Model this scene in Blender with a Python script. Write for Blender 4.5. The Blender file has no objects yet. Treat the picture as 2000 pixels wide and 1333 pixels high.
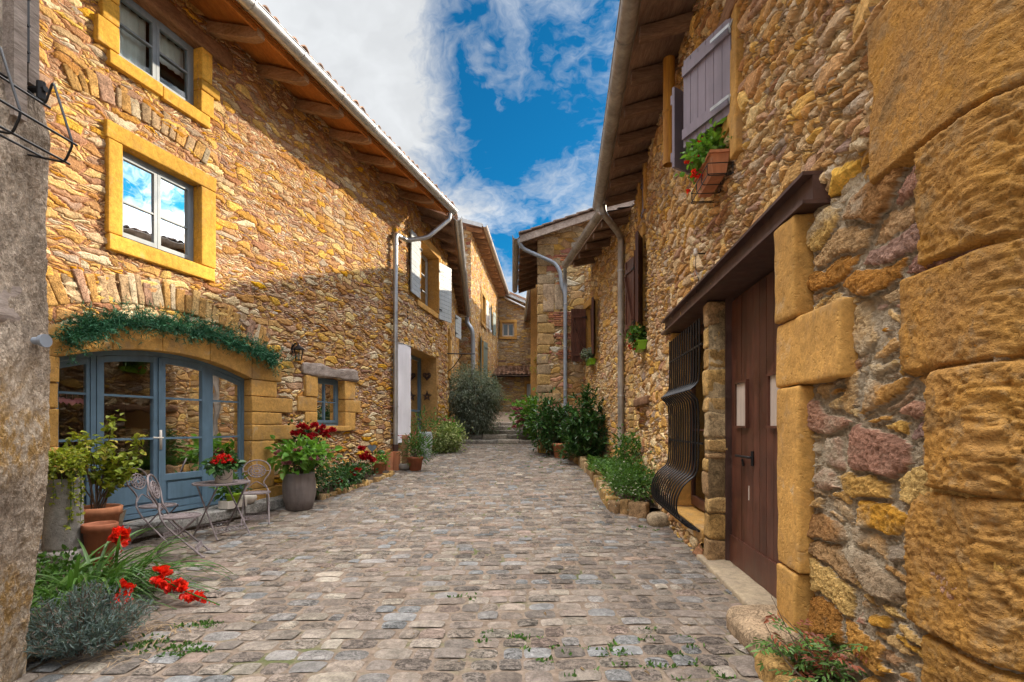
import bpy, bmesh, math, random
import numpy as np
from mathutils import Vector

# ------------------------------------------------------------------ scene, camera, light
S = bpy.context.scene
COL = S.collection
H = 1.5                                   # eye height; street level near the camera is z = 0
cam_d = bpy.data.cameras.new('camera'); cam = bpy.data.objects.new('camera', cam_d); COL.objects.link(cam)
cam.location = (0, 0, H); cam.rotation_euler = (math.radians(90), 0, 0)
cam_d.lens = 18; cam_d.sensor_width = 36; cam_d.shift_y = 0.0828; cam_d.clip_start = 0.05; cam_d.clip_end = 500
S.camera = cam

SUN_AZ = math.radians(57)                 # clockwise from +Y (straight ahead): the sun stands ahead on the right
SUN_EL = math.radians(23)
SUN_STRENGTH = 2.0
SKY_STRENGTH = 0.15
EXPOSURE = 1.92
OVERHEAD_FILL, AUREOLE_FILL = 12.5, 7.0           # added brightness on unseen cloud overhead and round the sun, filling shaded walls
SKX, SKY_ = 1.7, 6.1
S.view_settings.view_transform = 'Standard'; S.view_settings.look = 'None'
S.view_settings.exposure = EXPOSURE; S.view_settings.gamma = 1
S.cycles.use_denoising = True
S.cycles.max_bounces = 10; S.cycles.diffuse_bounces = 5; S.cycles.glossy_bounces = 4; S.cycles.transparent_max_bounces = 12
S.cycles.sample_clamp_indirect = 6

sun_d = bpy.data.lights.new('sun', 'SUN'); sun_d.energy = SUN_STRENGTH; sun_d.angle = math.radians(0.9); sun_d.color = (1, .86, .66)
sun = bpy.data.objects.new('sun', sun_d); COL.objects.link(sun)
to_sun = Vector((math.sin(SUN_AZ) * math.cos(SUN_EL), math.cos(SUN_AZ) * math.cos(SUN_EL), math.sin(SUN_EL)))
sun.rotation_euler = to_sun.to_track_quat('Z', 'Y').to_euler()


class NT:
    """small helper round a node tree"""
    def __init__(s, tree): s.t = tree
    def n(s, kind, ins=None, **kw):
        nd = s.t.nodes.new('ShaderNode' + kind)
        for k, v in kw.items(): setattr(nd, k, v)
        for k, v in (ins or {}).items(): s.put(nd.inputs[k], v)
        return nd
    def put(s, sock, v):
        if isinstance(v, bpy.types.NodeSocket): s.t.links.new(v, sock)
        else: sock.default_value = (tuple(v) + (1,) if sock.type == 'RGBA' and len(v) == 3 else v) if isinstance(v, (tuple, list)) else v
    def m(s, op, a, b=None, c=None, clamp=False):
        nd = s.t.nodes.new('ShaderNodeMath'); nd.operation = op; nd.use_clamp = clamp
        for i, v in enumerate((a, b, c)):
            if v is not None: s.put(nd.inputs[i], v)
        return nd.outputs[0]
    def v(s, op, a, b=None, out=0):
        nd = s.t.nodes.new('ShaderNodeVectorMath'); nd.operation = op
        s.put(nd.inputs[0], a)
        if b is not None:
            s.put(nd.inputs['Scale'] if op == 'SCALE' else nd.inputs[1], b)
        return nd.outputs[out]
    def mix(s, f, a, b, blend='MIX'):
        nd = s.t.nodes.new('ShaderNodeMix'); nd.data_type = 'RGBA'; nd.blend_type = blend
        s.put(nd.inputs[0], f); s.put(nd.inputs[6], a); s.put(nd.inputs[7], b)
        return nd.outputs[2]
    def mixf(s, f, a, b):
        nd = s.t.nodes.new('ShaderNodeMix'); s.put(nd.inputs[0], f); s.put(nd.inputs[2], a); s.put(nd.inputs[3], b)
        return nd.outputs[0]
    def ramp(s, f, stops, interp='LINEAR'):
        nd = s.t.nodes.new('ShaderNodeValToRGB'); cr = nd.color_ramp; cr.interpolation = interp
        while len(cr.elements) < len(stops): cr.elements.new(.5)
        for e, (p, c) in zip(cr.elements, stops):
            e.position = p; e.color = tuple(c) + (1,) if len(c) == 3 else c
        s.put(nd.inputs[0], f); return nd.outputs[0]
    def rng(s, f, a, b, c=0, d=1, smooth=True):
        nd = s.t.nodes.new('ShaderNodeMapRange'); nd.interpolation_type = 'SMOOTHSTEP' if smooth else 'LINEAR'
        for i, v in enumerate((f, a, b, c, d)): s.put(nd.inputs[i], v)
        return nd.outputs[0]
    def noise(s, vec, scale, detail=3, rough=.55, dim='3D', out='Fac', dist=0):
        nd = s.n('TexNoise', noise_dimensions=dim); s.put(nd.inputs['Vector'], vec)
        nd.inputs['Scale'].default_value = scale; nd.inputs['Detail'].default_value = detail; nd.inputs['Roughness'].default_value = rough
        nd.inputs['Distortion'].default_value = dist
        return nd.outputs[out]


# world: physical sky with procedural cloud cover laid over it by direction
W = bpy.data.worlds.new('World'); S.world = W; W.use_nodes = True
T = NT(W.node_tree); W.node_tree.nodes.clear()
sky = T.n('TexSky', sky_type='NISHITA', sun_disc=False, sun_elevation=SUN_EL, sun_rotation=SUN_AZ, air_density=1.0, dust_density=.4, ozone_density=2.2)
gen = T.n('TexCoord').outputs['Generated']
dirn = T.v('NORMALIZE', gen)
sep = T.n('SeparateXYZ', {0: dirn})
den = T.m('ADD', T.m('MAXIMUM', sep.outputs[2], 0.0), .30)
pl = T.n('CombineXYZ', {0: T.m('DIVIDE', sep.outputs[0], den), 1: T.m('DIVIDE', sep.outputs[1], den), 2: 0.0}).outputs[0]
warp = T.v('SCALE', T.v('SUBTRACT', T.noise(pl, 1.9, 5, .6, out='Color'), (.5, .5, .5)), .75)
plw = T.v('ADD', pl, warp)
big = T.noise(T.v('ADD', pl, (SKX, SKY_, 0)), 1.05, 3, .5)
wisp = T.noise(T.v('ADD', plw, (2.1 + SKX, 4.4 + SKY_, 0)), 2.1, 10, .62)
fine = T.noise(T.v('MULTIPLY', plw, (1.6, .8, 1)), 7.0, 6, .65)
# a bank of cloud over the left of the lane, broken cloud to the right of it and haze towards the horizon
side = T.rng(T.m('DIVIDE', sep.outputs[0], T.m('MAXIMUM', sep.outputs[1], .05)), -.26, .02, .24, -.055, True)
low = T.rng(sep.outputs[2], .42, .20, 0, .11, True)
overhead = T.rng(sep.outputs[2], .64, .85, 0, .2, True)
cov = T.m('ADD', T.m('ADD', T.m('MULTIPLY', big, .42), T.m('MULTIPLY', wisp, .72)), T.m('ADD', T.m('ADD', side, overhead), T.m('ADD', low, T.m('MULTIPLY', fine, .10))))
cl = T.m('POWER', T.rng(cov, .535, .675, 0, 1, False), 1.1)
shade = T.rng(T.noise(T.v('ADD', plw, (1.3, 5.2, 0)), 1.7, 5, .55), .36, .64, .74, 1.0, True)
sund = T.v('DOT_PRODUCT', dirn, tuple(to_sun), out=1)
glow = T.m('ADD', T.rng(sep.outputs[2], .66, .92, 1.0, OVERHEAD_FILL, True), T.rng(sund, .72, .99, 0, AUREOLE_FILL, True))
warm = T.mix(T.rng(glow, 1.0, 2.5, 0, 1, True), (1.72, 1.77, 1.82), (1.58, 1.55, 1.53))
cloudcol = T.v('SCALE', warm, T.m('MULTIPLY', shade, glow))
blue = T.v('MULTIPLY', sky.outputs[0], (.012, .155, .225))
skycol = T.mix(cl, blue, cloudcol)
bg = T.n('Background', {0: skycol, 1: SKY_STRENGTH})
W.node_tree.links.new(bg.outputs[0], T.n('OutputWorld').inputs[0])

# ------------------------------------------------------------------ mesh helpers
RNG = np.random.default_rng(7)
A = lambda *v: np.array(v, float)


def snoise(p, f, seed=0):
    """cheap smooth noise, about -1..1, for an (N,3) array"""
    r = np.random.default_rng(seed); out = np.zeros(len(p))
    for k in range(6):
        d = r.normal(size=3); d /= np.linalg.norm(d)
        out += np.sin(p @ d * f * r.uniform(.6, 1.7) + r.uniform(0, 6.28))
    return out / 3.2


def vnoise(p, f, seed=0):
    """lattice value noise, -1..1"""
    q = np.asarray(p, float) * f + seed * 17.31; i = np.floor(q).astype(np.int64); u = q - i; u = u * u * (3 - 2 * u); out = 0
    def hsh(a, b, c):
        h = (a * 374761393 + b * 668265263 + c * 2147483647 + seed * 974711) & 0xFFFFFFFF; h = ((h ^ (h >> 13)) * 1274126177) & 0xFFFFFFFF; return ((h ^ (h >> 16)) & 0xFFFF) / 32767.5 - 1
    for a in (0, 1):
        for b in (0, 1):
            for c in (0, 1): out = out + hsh(i[:, 0] + a, i[:, 1] + b, i[:, 2] + c) * (u[:, 0] if a else 1 - u[:, 0]) * (u[:, 1] if b else 1 - u[:, 1]) * (u[:, 2] if c else 1 - u[:, 2])
    return out


def fbm(p, f, seed=0, o=4, g=.55, ridge=False):
    s = 0; a = 1
    for k in range(o): n = vnoise(p, f * 2.03 ** k, seed + k); s = s + a * ((1 - 2 * np.abs(n)) if ridge else n); a *= g
    return s


class Fr:
    """a wall line in plan: P(t, z, w) is the point at parameter t, height z, w metres out of the wall"""
    def __init__(s, o, d, n):
        s.o, s.d = np.array(o, float), np.array(d, float); n = np.array(n, float); s.n = n / np.linalg.norm(n); s.L = np.linalg.norm(s.d)
    def P(s, t, z, w=0.):
        t, z, w = np.broadcast_arrays(np.asarray(t, float), np.asarray(z, float), np.asarray(w, float))
        xy = s.o + t[..., None] * s.d + w[..., None] * s.n
        return np.concatenate([xy, z[..., None]], -1)


OFF = {}


class MB:
    def __init__(s): s.v, s.f, s.c, s.uv, s.k = [], [], [], [], 0
    def add(s, v, f, col=None, uv=None):
        v = np.asarray(v, float).reshape(-1, 3); s.v.append(v)
        f = [np.asarray(q) + s.k for q in ([f] if isinstance(f, np.ndarray) else f)]
        s.f += f
        if col is None: col = np.full((len(v), 3), .5)
        col = np.asarray(col, float); s.c.append(np.broadcast_to(col, (len(v), 3)))
        s.uv.append(np.zeros((len(v), 2)) if uv is None else np.asarray(uv, float)); s.k += len(v)
        return s
    def grid(s, pts, col=None, uv=None, flip=False, keep=None):
        """pts (m,n,3)"""
        m, n = pts.shape[:2]; i = np.arange(m * n).reshape(m, n)
        q = np.stack([i[:-1, :-1], i[1:, :-1], i[1:, 1:], i[:-1, 1:]], -1).reshape(-1, 4)
        if keep is not None: q = q[np.asarray(keep).reshape(-1)]
        if flip: q = q[:, ::-1]
        return s.add(pts.reshape(-1, 3), q, None if col is None else np.asarray(col).reshape(-1, 3), None if uv is None else uv.reshape(-1, 2))
    def box8(s, c, col=None):
        return s.add(c, np.array([[0, 3, 2, 1], [4, 5, 6, 7], [0, 1, 5, 4], [1, 2, 6, 5], [2, 3, 7, 6], [3, 0, 4, 7]]), col)
    def fbox(s, fr, t0, t1, z0, z1, w0, w1, col=None):
        return s.box8(np.array([fr.P(t, z, w) for z in (z0, z1) for t, w in ((t0, w0), (t1, w0), (t1, w1), (t0, w1))]), col)
    def box(s, c, sz, rz=0, col=None):
        c = np.array(c, float); x, y, z = np.array(sz) / 2; ca, sa = math.cos(rz), math.sin(rz)
        p = np.array([[a * x, b * y, d * z] for d in (-1, 1) for a, b in ((-1, -1), (1, -1), (1, 1), (-1, 1))])
        p = np.stack([p[:, 0] * ca - p[:, 1] * sa, p[:, 0] * sa + p[:, 1] * ca, p[:, 2]], -1)
        return s.box8(p + c, col)
    def bar(s, a, b, wx, wz, col=None, up=(0, 0, 1)):
        """a rectangular bar from a to b"""
        a, b = np.array(a, float), np.array(b, float); d = (b - a) / np.linalg.norm(b - a)
        x = np.cross(d, up); x /= np.linalg.norm(x); y = np.cross(x, d)
        p = [e + x * i * wx / 2 + y * j * wz / 2 for e in (a, b) for i, j in ((-1, -1), (1, -1), (1, 1), (-1, 1))]
        return s.box8(np.array(p), col)
    def rbox(s, P, dims, r=.012, seg=.05, jit=.004, seed=0, freq=14, col=None):
        """box 0..dims mapped through P(x,y,z arrays); rounded edges and a worn uneven face"""
        dims = np.array(dims, float); r = min(r, dims.min() * .45)
        for ax in range(3):
            a, b = [(1, 2), (0, 2), (0, 1)][ax]
            la = np.unique(np.concatenate([np.linspace(0, dims[a], max(2, int(dims[a] / seg) + 1)), [r * .4, r, dims[a] - r, dims[a] - r * .4]]))
            lb = np.unique(np.concatenate([np.linspace(0, dims[b], max(2, int(dims[b] / seg) + 1)), [r * .4, r, dims[b] - r, dims[b] - r * .4]]))
            for side in (0, 1):
                g = np.zeros((len(la), len(lb), 3)); g[..., a] = la[:, None]; g[..., b] = lb[None, :]; g[..., ax] = side * dims[ax]
                q = np.clip(g, r, dims - r); dv = g - q; ln = np.linalg.norm(dv, axis=-1, keepdims=True); nn = dv / np.maximum(ln, 1e-9)
                g2 = (q + nn * r).reshape(-1, 3)
                w = P(g2[:, 0], g2[:, 1], g2[:, 2])
                if jit:
                    # push along the box normal, measured through the map
                    e = 1e-3; nn = nn.reshape(-1, 3); g3 = g2 + nn * e; w2 = P(g3[:, 0], g3[:, 1], g3[:, 2])
                    w = w + (w2 - w) / e * (jit * (snoise(w, freq, seed) + .6 * snoise(w, freq * 3.1, seed + 1)))[:, None]
                s.grid(w.reshape(len(la), len(lb), 3), None if col is None else np.broadcast_to(col, (len(la) * len(lb), 3)), flip=(side == 1) ^ (ax == 1))
        return s
    def frbox(s, fr, t0, t1, z0, z1, w0, w1, **k):
        return s.rbox(lambda x, y, z: fr.P(t0 + x / fr.L, z0 + z, w0 + y), ((t1 - t0) * fr.L, w1 - w0, z1 - z0), **k)
    def sweep(s, path, prof, closed=True, up=(0, 0, 1), scale=None, cap=True, col=None):
        path = np.asarray(path, float); prof = np.asarray(prof, float); n = len(path)
        tan = np.gradient(path, axis=0); tan /= np.linalg.norm(tan, axis=1, keepdims=True) + 1e-12
        x = np.cross(tan[0], up)
        if np.linalg.norm(x) < 1e-4: x = np.cross(tan[0], (1, 0, 0))
        rows = []
        for i in range(n):
            x = x - tan[i] * (x @ tan[i]); x /= np.linalg.norm(x); y = np.cross(x, tan[i])
            k = 1 if scale is None else scale[i]
            rows.append(path[i] + (prof[:, :1] * x + prof[:, 1:] * y) * k)
        g = np.array(rows)
        if closed: g = np.concatenate([g, g[:, :1]], 1)
        s.grid(g, None if col is None else np.broadcast_to(col, (g.shape[0] * g.shape[1], 3)))
        if cap and closed:
            for e in (0, -1):
                s.add(g[e, :-1], [np.arange(len(prof))], col)
        return s
    def tube(s, path, r, n=8, **k):
        a = np.arange(n) * 2 * math.pi / n
        r = np.asarray(r, float)
        if r.ndim: return s.sweep(path, np.stack([np.cos(a), np.sin(a)], -1), scale=r, **k)
        return s.sweep(path, np.stack([np.cos(a), np.sin(a)], -1) * r, **k)
    def lathe(s, prof, c=(0, 0, 0), n=24, sq=None, col=None, wob=0, seed=0):
        prof = np.asarray(prof, float); a = np.linspace(0, 2 * math.pi, n + 1)
        k = np.ones_like(a) if sq is None else (np.abs(np.cos(a)) ** sq + np.abs(np.sin(a)) ** sq) ** (-1 / sq)
        g = np.zeros((len(prof), n + 1, 3))
        g[..., 0] = prof[:, :1] * (np.cos(a) * k); g[..., 1] = prof[:, :1] * (np.sin(a) * k); g[..., 2] = prof[:, 1:]
        if wob: g[..., :2] *= 1 + wob * snoise(g.reshape(-1, 3), 9, seed).reshape(g.shape[:2])[..., None]; g[:, -1] = g[:, 0]
        return s.grid(g + np.array(c), None if col is None else np.broadcast_to(col, (g.shape[0] * g.shape[1], 3)))
    def leaves(s, p, d, size, width=.5, fold=.25, col=None, curl=.15, rng=RNG, nrm=None):
        """one folded leaf per row: base p, direction d, length size"""
        p = np.asarray(p, float); n = len(p); d = np.asarray(d, float); d = d / (np.linalg.norm(d, axis=1, keepdims=True) + 1e-9)
        size = np.broadcast_to(size, n)[:, None]; width = np.broadcast_to(width, n)[:, None]
        rv = rng.normal(size=(n, 3)) if nrm is None else nrm + rng.normal(size=(n, 3)) * .35
        x = np.cross(d, rv); x /= np.linalg.norm(x, axis=1, keepdims=True) + 1e-9; z = np.cross(x, d)
        hw = size * width / 2
        q = lambda a, b, c: p + d * size * a + x * hw * b + z * (hw * fold * abs(b) * 2 - size * curl * a * a * 1.0)[:, :] * c
        V = np.stack([q(0, 0, 1), q(.32, -1, 1), q(.72, -.72, 1), q(1, 0, 1), q(.72, .72, 1), q(.32, 1, 1)], 1).reshape(-1, 3)
        i = (np.arange(n) * 6)[:, None]
        F = np.concatenate([i + [0, 1, 2, 3], i + [0, 3, 4, 5]])
        c = None if col is None else np.repeat(np.broadcast_to(col, (n, 3)), 6, 0)
        return s.add(V, F, c)
    def blade(s, p0, d, L, w, droop, seg=8, col=None, twist=0.):
        """a strap leaf arching from p0"""
        d = np.array(d, float); d /= np.linalg.norm(d); t = np.linspace(0, 1, seg + 1)
        pts = np.array(p0) + np.outer(t * L, d) + np.outer(-(t ** 2) * droop * L, (0, 0, 1))
        sd = np.cross(d, (0, 0, 1)) + 1e-6; sd /= np.linalg.norm(sd)
        tl = t * twist; up = np.cross(sd, d)
        sdt = np.cos(tl)[:, None] * sd + np.sin(tl)[:, None] * up
        ww = w * np.minimum(1, (t * 5 + .5)) * (1 - t ** 3) / 2
        g = np.stack([pts - sdt * ww[:, None], pts + np.array([0, 0, -.15 * w]), pts + sdt * ww[:, None]], 1)
        return s.grid(g, None if col is None else np.broadcast_to(col, (g.shape[0] * 3, 3)))
    def build(s, name, mat, parent=None, smooth=False, weld=False, **props):
        v = np.concatenate(s.v) if s.v else np.zeros((0, 3)); off = OFF.get(parent.name, np.zeros(3)) if parent else np.zeros(3)
        c = np.concatenate(s.c); uv = np.concatenate(s.uv)
        me = bpy.data.meshes.new(name)
        flat, counts = [], []
        for q in s.f:
            if q.ndim == 2: flat.append(q.reshape(-1)); counts.append(np.full(len(q), q.shape[1]))
            else: flat.append(q); counts.append(np.array([len(q)]))
        flat = np.concatenate(flat); counts = np.concatenate(counts)
        if weld:
            key = np.round(v / 2e-4).astype(np.int64); _, first, inv = np.unique(key, axis=0, return_index=True, return_inverse=True)
            inv = inv.reshape(-1); v, c, uv = v[first], c[first], uv[first]; flat = inv[flat]
        me.vertices.add(len(v)); me.vertices.foreach_set('co', (v - off).reshape(-1).astype(np.float32))
        me.loops.add(len(flat)); me.loops.foreach_set('vertex_index', flat.astype(np.int32))
        me.polygons.add(len(counts)); st = np.concatenate([[0], np.cumsum(counts)[:-1]])
        me.polygons.foreach_set('loop_start', st.astype(np.int32)); me.polygons.foreach_set('loop_total', counts.astype(np.int32))
        me.polygons.foreach_set('use_smooth', np.full(len(counts), smooth))
        at = me.color_attributes.new('Col', 'FLOAT_COLOR', 'POINT'); at.data.foreach_set('color', np.concatenate([c, np.ones((len(c), 1))], 1).reshape(-1).astype(np.float32))
        ul = me.uv_layers.new(name='UVMap'); ul.data.foreach_set('uv', uv[flat].reshape(-1).astype(np.float32))
        me.update(calc_edges=True); me.validate()
        if mat: me.materials.append(mat)
        o = bpy.data.objects.new(name, me); COL.objects.link(o)
        if parent: o.parent = parent; OFF[o.name] = off
        for k_, v_ in props.items(): o[k_] = v_
        return o


def thing(name, label, cat, loc=(0, 0, 0), rz=0, group=None):
    o = bpy.data.objects.new(name, None); COL.objects.link(o); o.location = loc; o.rotation_euler = (0, 0, rz)
    o['label'] = label; o['category'] = cat
    if group: o['group'] = group
    OFF[o.name] = np.array(loc, float) if not rz else np.zeros(3)
    o.empty_display_size = .2
    return o


def tag(o, label, cat, group=None):
    o['label'] = label; o['category'] = cat
    if group: o['group'] = group
    return o


def copy_tree(o, parent=None):
    c = o.copy(); COL.objects.link(c)
    if parent: c.parent = parent
    for ch in list(o.children): copy_tree(ch, c)
    return c


def bez(pts, n=24):
    """smooth curve through points (Catmull-Rom)"""
    p = np.asarray(pts, float); p = np.concatenate([[2 * p[0] - p[1]], p, [2 * p[-1] - p[-2]]]); out = []
    for i in range(1, len(p) - 2):
        t = np.linspace(0, 1, n, endpoint=False)[:, None]
        a, b, c, d = p[i - 1], p[i], p[i + 1], p[i + 2]
        out.append(.5 * (2 * b + (c - a) * t + (2 * a - 5 * b + 4 * c - d) * t ** 2 + (3 * b - a - 3 * c + d) * t ** 3))
    return np.concatenate(out + [p[-2:-1]])


def corners(pts, r, n=6):
    """polyline with its corners rounded"""
    pts = [np.array(p, float) for p in pts]; out = [pts[0]]
    for a, b, c in zip(pts[:-2], pts[1:-1], pts[2:]):
        u, w = a - b, c - b; lu, lw = np.linalg.norm(u), np.linalg.norm(w); k = min(r, lu * .45, lw * .45)
        p, q = b + u / lu * k, b + w / lw * k
        for t in np.linspace(0, 1, n): out.append((1 - t) ** 2 * p + 2 * t * (1 - t) * b + t * t * q)
    return np.array(out + [pts[-1]])


# ------------------------------------------------------------------ materials
def new_mat(name):
    m = bpy.data.materials.new(name); m.use_nodes = True; m.node_tree.nodes.clear(); return m, NT(m.node_tree)


def finish(m, t, bsdf, disp=None, mode='BUMP'):
    o = t.n('OutputMaterial'); t.t.links.new(bsdf, o.inputs[0])
    if disp is not None:
        d = t.n('Displacement', {'Height': disp, 'Midlevel': 0.0, 'Scale': 1.0}); t.t.links.new(d.outputs[0], o.inputs['Displacement'])
        m.displacement_method = mode
    return m


def bump(t, h, strength=.5, dist=.01):
    return t.n('Bump', {'Height': h, 'Strength': strength, 'Distance': dist}).outputs[0]


def rubble(name, sw, sh, pal, mortar, depth=.035, seed=0., cover=0.0, sub=.5, mvar=.2, warp=1.0, grime=None, tiltk=.9, fine=.30, sat=1.0):
    """random rubble masonry: big stones, some split into small ones, irregular joints; UV in metres"""
    m, t = new_mat(name)
    uv = t.v('ADD', t.n('UVMap').outputs[0], (seed * 3.7, seed * 1.9, 0))
    w1 = t.v('SCALE', t.v('SUBTRACT', t.noise(uv, 1.7, 2, .5, '2D', 'Color'), (.5, .5, .5)), .20 * warp)
    w2 = t.v('SCALE', t.v('SUBTRACT', t.noise(uv, 7.5, 3, .6, '2D', 'Color'), (.5, .5, .5)), .046 * warp)
    w3 = t.v('SCALE', t.v('SUBTRACT', t.noise(uv, 28, 2, .6, '2D', 'Color'), (.5, .5, .5)), .009 * warp)
    p = t.v('MULTIPLY', t.v('ADD', t.v('ADD', uv, w1), t.v('ADD', w2, w3)), (1 / sw, 1 / sh, 1))
    K = 2.05
    pf = t.v('SCALE', t.v('ADD', p, (3.3, 8.1, 0)), K)
    c1 = t.n('TexVoronoi', {'Vector': p, 'Scale': 1.0, 'Randomness': .93}, voronoi_dimensions='2D')
    e1 = t.n('TexVoronoi', {'Vector': p, 'Scale': 1.0, 'Randomness': .93}, voronoi_dimensions='2D', feature='DISTANCE_TO_EDGE')
    c2 = t.n('TexVoronoi', {'Vector': pf, 'Scale': 1.0, 'Randomness': .95}, voronoi_dimensions='2D')
    e2 = t.n('TexVoronoi', {'Vector': pf, 'Scale': 1.0, 'Randomness': .95}, voronoi_dimensions='2D', feature='DISTANCE_TO_EDGE')
    r1 = t.n('SeparateColor', {0: c1.outputs['Color']}); r2 = t.n('SeparateColor', {0: c2.outputs['Color']})
    nb0 = t.noise(uv, .55, 2, .5, '2D')
    is2 = t.m('LESS_THAN', r1.outputs[0], t.m('ADD', sub, t.m('MULTIPLY', t.m('SUBTRACT', nb0, .5), 1.5)))
    d1 = e1.outputs['Distance']; d2 = t.m('DIVIDE', e2.outputs['Distance'], K)
    d = t.mixf(is2, d1, t.m('MINIMUM', d1, d2))
    ra = t.mixf(is2, r1.outputs[1], r2.outputs[1]); rb = t.mixf(is2, r1.outputs[2], r2.outputs[2]); rc = t.mixf(is2, r1.outputs[0], r2.outputs[0])
    n_big = t.noise(uv, .9, 3, .55, '2D'); n_mid = t.noise(uv, 6, 4, .6, '2D'); n_fine = t.noise(uv, 38, 5, .68, '2D'); n_str = t.noise(t.v('MULTIPLY', uv, (9, 46, 1)), 1.0, 3, .6, '2D')
    lo = t.m('ADD', .012 + cover * .05, t.m('MULTIPLY', t.m('SUBTRACT', n_mid, .46), .07 + cover * .25))
    lo = t.m('MAXIMUM', lo, .008)
    mask = t.rng(d, lo, t.m('ADD', lo, .035), 0, 1)
    dome = t.m('POWER', t.m('MINIMUM', t.m('MULTIPLY', d, 5.5), 1.0), .42)
    def facet(v, pos, ca, cb):
        dv = t.n('SeparateXYZ', {0: t.v('SUBTRACT', v, pos)})
        return t.m('ADD', t.m('MULTIPLY', dv.outputs[0], t.m('SUBTRACT', ca, .5)), t.m('MULTIPLY', dv.outputs[1], t.m('SUBTRACT', cb, .62)))
    fc = t.mixf(is2, facet(p, c1.outputs['Position'], r1.outputs[1], r1.outputs[2]), facet(pf, c2.outputs['Position'], r2.outputs[1], r2.outputs[2]))
    tilt = t.m('ADD', t.m('MULTIPLY', t.m('SUBTRACT', n_mid, .5), .4), t.m('MULTIPLY', fc, tiltk))
    hst = t.m('ADD', t.m('MULTIPLY', dome, t.m('ADD', .5, t.m('MULTIPLY', rc, .5))), tilt)
    mort = t.m('MULTIPLY', n_mid, .22 + cover * .3)
    h = t.mixf(mask, mort, hst)
    h = t.m('MULTIPLY', h, depth)
    h = t.m('ADD', h, t.m('MULTIPLY', t.m('SUBTRACT', n_fine, .5), depth * fine))
    h = t.m('ADD', h, t.m('MULTIPLY', t.m('SUBTRACT', n_str, .5), t.m('MULTIPLY', mask, depth * .16)))
    colr = t.ramp(ra, pal, 'CONSTANT')
    hsv = t.n('HueSaturation', {'Hue': t.m('ADD', .488, t.m('MULTIPLY', rb, .024)), 'Saturation': t.m('ADD', .82 * sat, t.m('MULTIPLY', rc, .36 * sat)), 'Value': t.m('ADD', .68, t.m('MULTIPLY', rb, .6)), 'Color': colr}).outputs[0]
    mott = t.rng(n_fine, .25, .75, .74, 1.24); mott2 = t.rng(n_mid, .3, .7, .84, 1.16); mott3 = t.rng(n_str, .3, .7, .86, 1.12)
    hsv = t.v('SCALE', hsv, t.m('MULTIPLY', mott, t.m('MULTIPLY', mott2, mott3)))
    mcol = t.mix(t.rng(n_big, .35, .65, 0, 1), mortar, tuple(x * (1 - mvar) for x in mortar))
    mcol = t.v('SCALE', mcol, t.rng(n_fine, .2, .8, .72, 1.25))
    col = t.mix(mask, mcol, hsv)
    if grime:                                                     # lime wash and damp marks with shapes of their own
        col = t.mix(t.m('MULTIPLY', t.rng(t.noise(uv, 1.3, 5, .65, '2D'), .52, .68, 0, 1), grime[1]), col, grime[0])
    b = t.n('BsdfPrincipled', {'Base Color': col, 'Roughness': .93, 'Specular IOR Level': .2})
    return finish(m, t, b.outputs[0], h, 'BOTH')


def stone(name, c1, c2, rough=.9, b=.6, scale=1., streak=(1, 1, 1), pits=.5, stain=None):
    m, t = new_mat(name)
    p = t.n('NewGeometry').outputs['Position']; ps = t.v('MULTIPLY', p, tuple(x * scale for x in streak))
    n1 = t.noise(p, 2.6 * scale, 4, .6); n2 = t.noise(ps, 16 * scale, 5, .65); n3 = t.noise(p, 70 * scale, 3, .7); n4 = t.noise(p, 1.1, 3, .5)
    col = t.mix(t.rng(n1, .3, .7), c1, c2)
    col = t.v('SCALE', col, t.m('MULTIPLY', t.m('MULTIPLY', t.rng(n2, .25, .75, .78, 1.2), t.rng(n3, .2, .8, .84, 1.15)), t.rng(n4, .3, .7, .82, 1.1)))
    if stain:
        for cs, lo, f, k in stain: col = t.mix(t.m('MULTIPLY', t.rng(t.noise(p, f, 6, .68, dist=.4), lo, lo + .12), k), col, cs)
    at = t.n('Attribute', attribute_name='Col')
    sc = t.n('SeparateColor', {0: at.outputs['Color']})
    col = t.v('SCALE', col, t.m('ADD', .6, t.m('MULTIPLY', sc.outputs[0], .8)))
    pit = t.rng(t.noise(p, 34 * scale, 2, .5), .30, .42, 1, 0)
    hh = t.m('SUBTRACT', t.m('ADD', t.m('MULTIPLY', n2, 1.0), t.m('MULTIPLY', n3, .35)), t.m('MULTIPLY', pit, pits))
    bs = t.n('BsdfPrincipled', {'Base Color': col, 'Roughness': rough, 'Specular IOR Level': .2, 'Normal': bump(t, hh, b, .012)})
    return finish(m, t, bs.outputs[0])


def wood(name, c1, c2, axis=(1, 1, 1), rough=.75, spec=.2, b=.4):
    """axis: scale of the grain noise in x, y, z (small along the grain)"""
    m, t = new_mat(name)
    p = t.n('NewGeometry').outputs['Position']; q = t.v('MULTIPLY', p, axis)
    n1 = t.noise(q, 6, 5, .65, dist=.6); n2 = t.noise(q, 26, 4, .7); n3 = t.noise(p, 1.3, 3, .5)
    col = t.mix(t.rng(n1, .3, .7), c1, c2)
    at = t.n('SeparateColor', {0: t.n('Attribute', attribute_name='Col').outputs['Color']}).outputs[0]
    col = t.v('SCALE', col, t.m('MULTIPLY', t.m('MULTIPLY', t.rng(n2, .25, .75, .7, 1.2), t.rng(n3, .3, .7, .78, 1.15)), t.m('ADD', .6, t.m('MULTIPLY', at, .8))))
    bs = t.n('BsdfPrincipled', {'Base Color': col, 'Roughness': rough, 'Specular IOR Level': spec, 'Normal': bump(t, t.m('ADD', n1, n2), b, .006)})
    return finish(m, t, bs.outputs[0])


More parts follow.
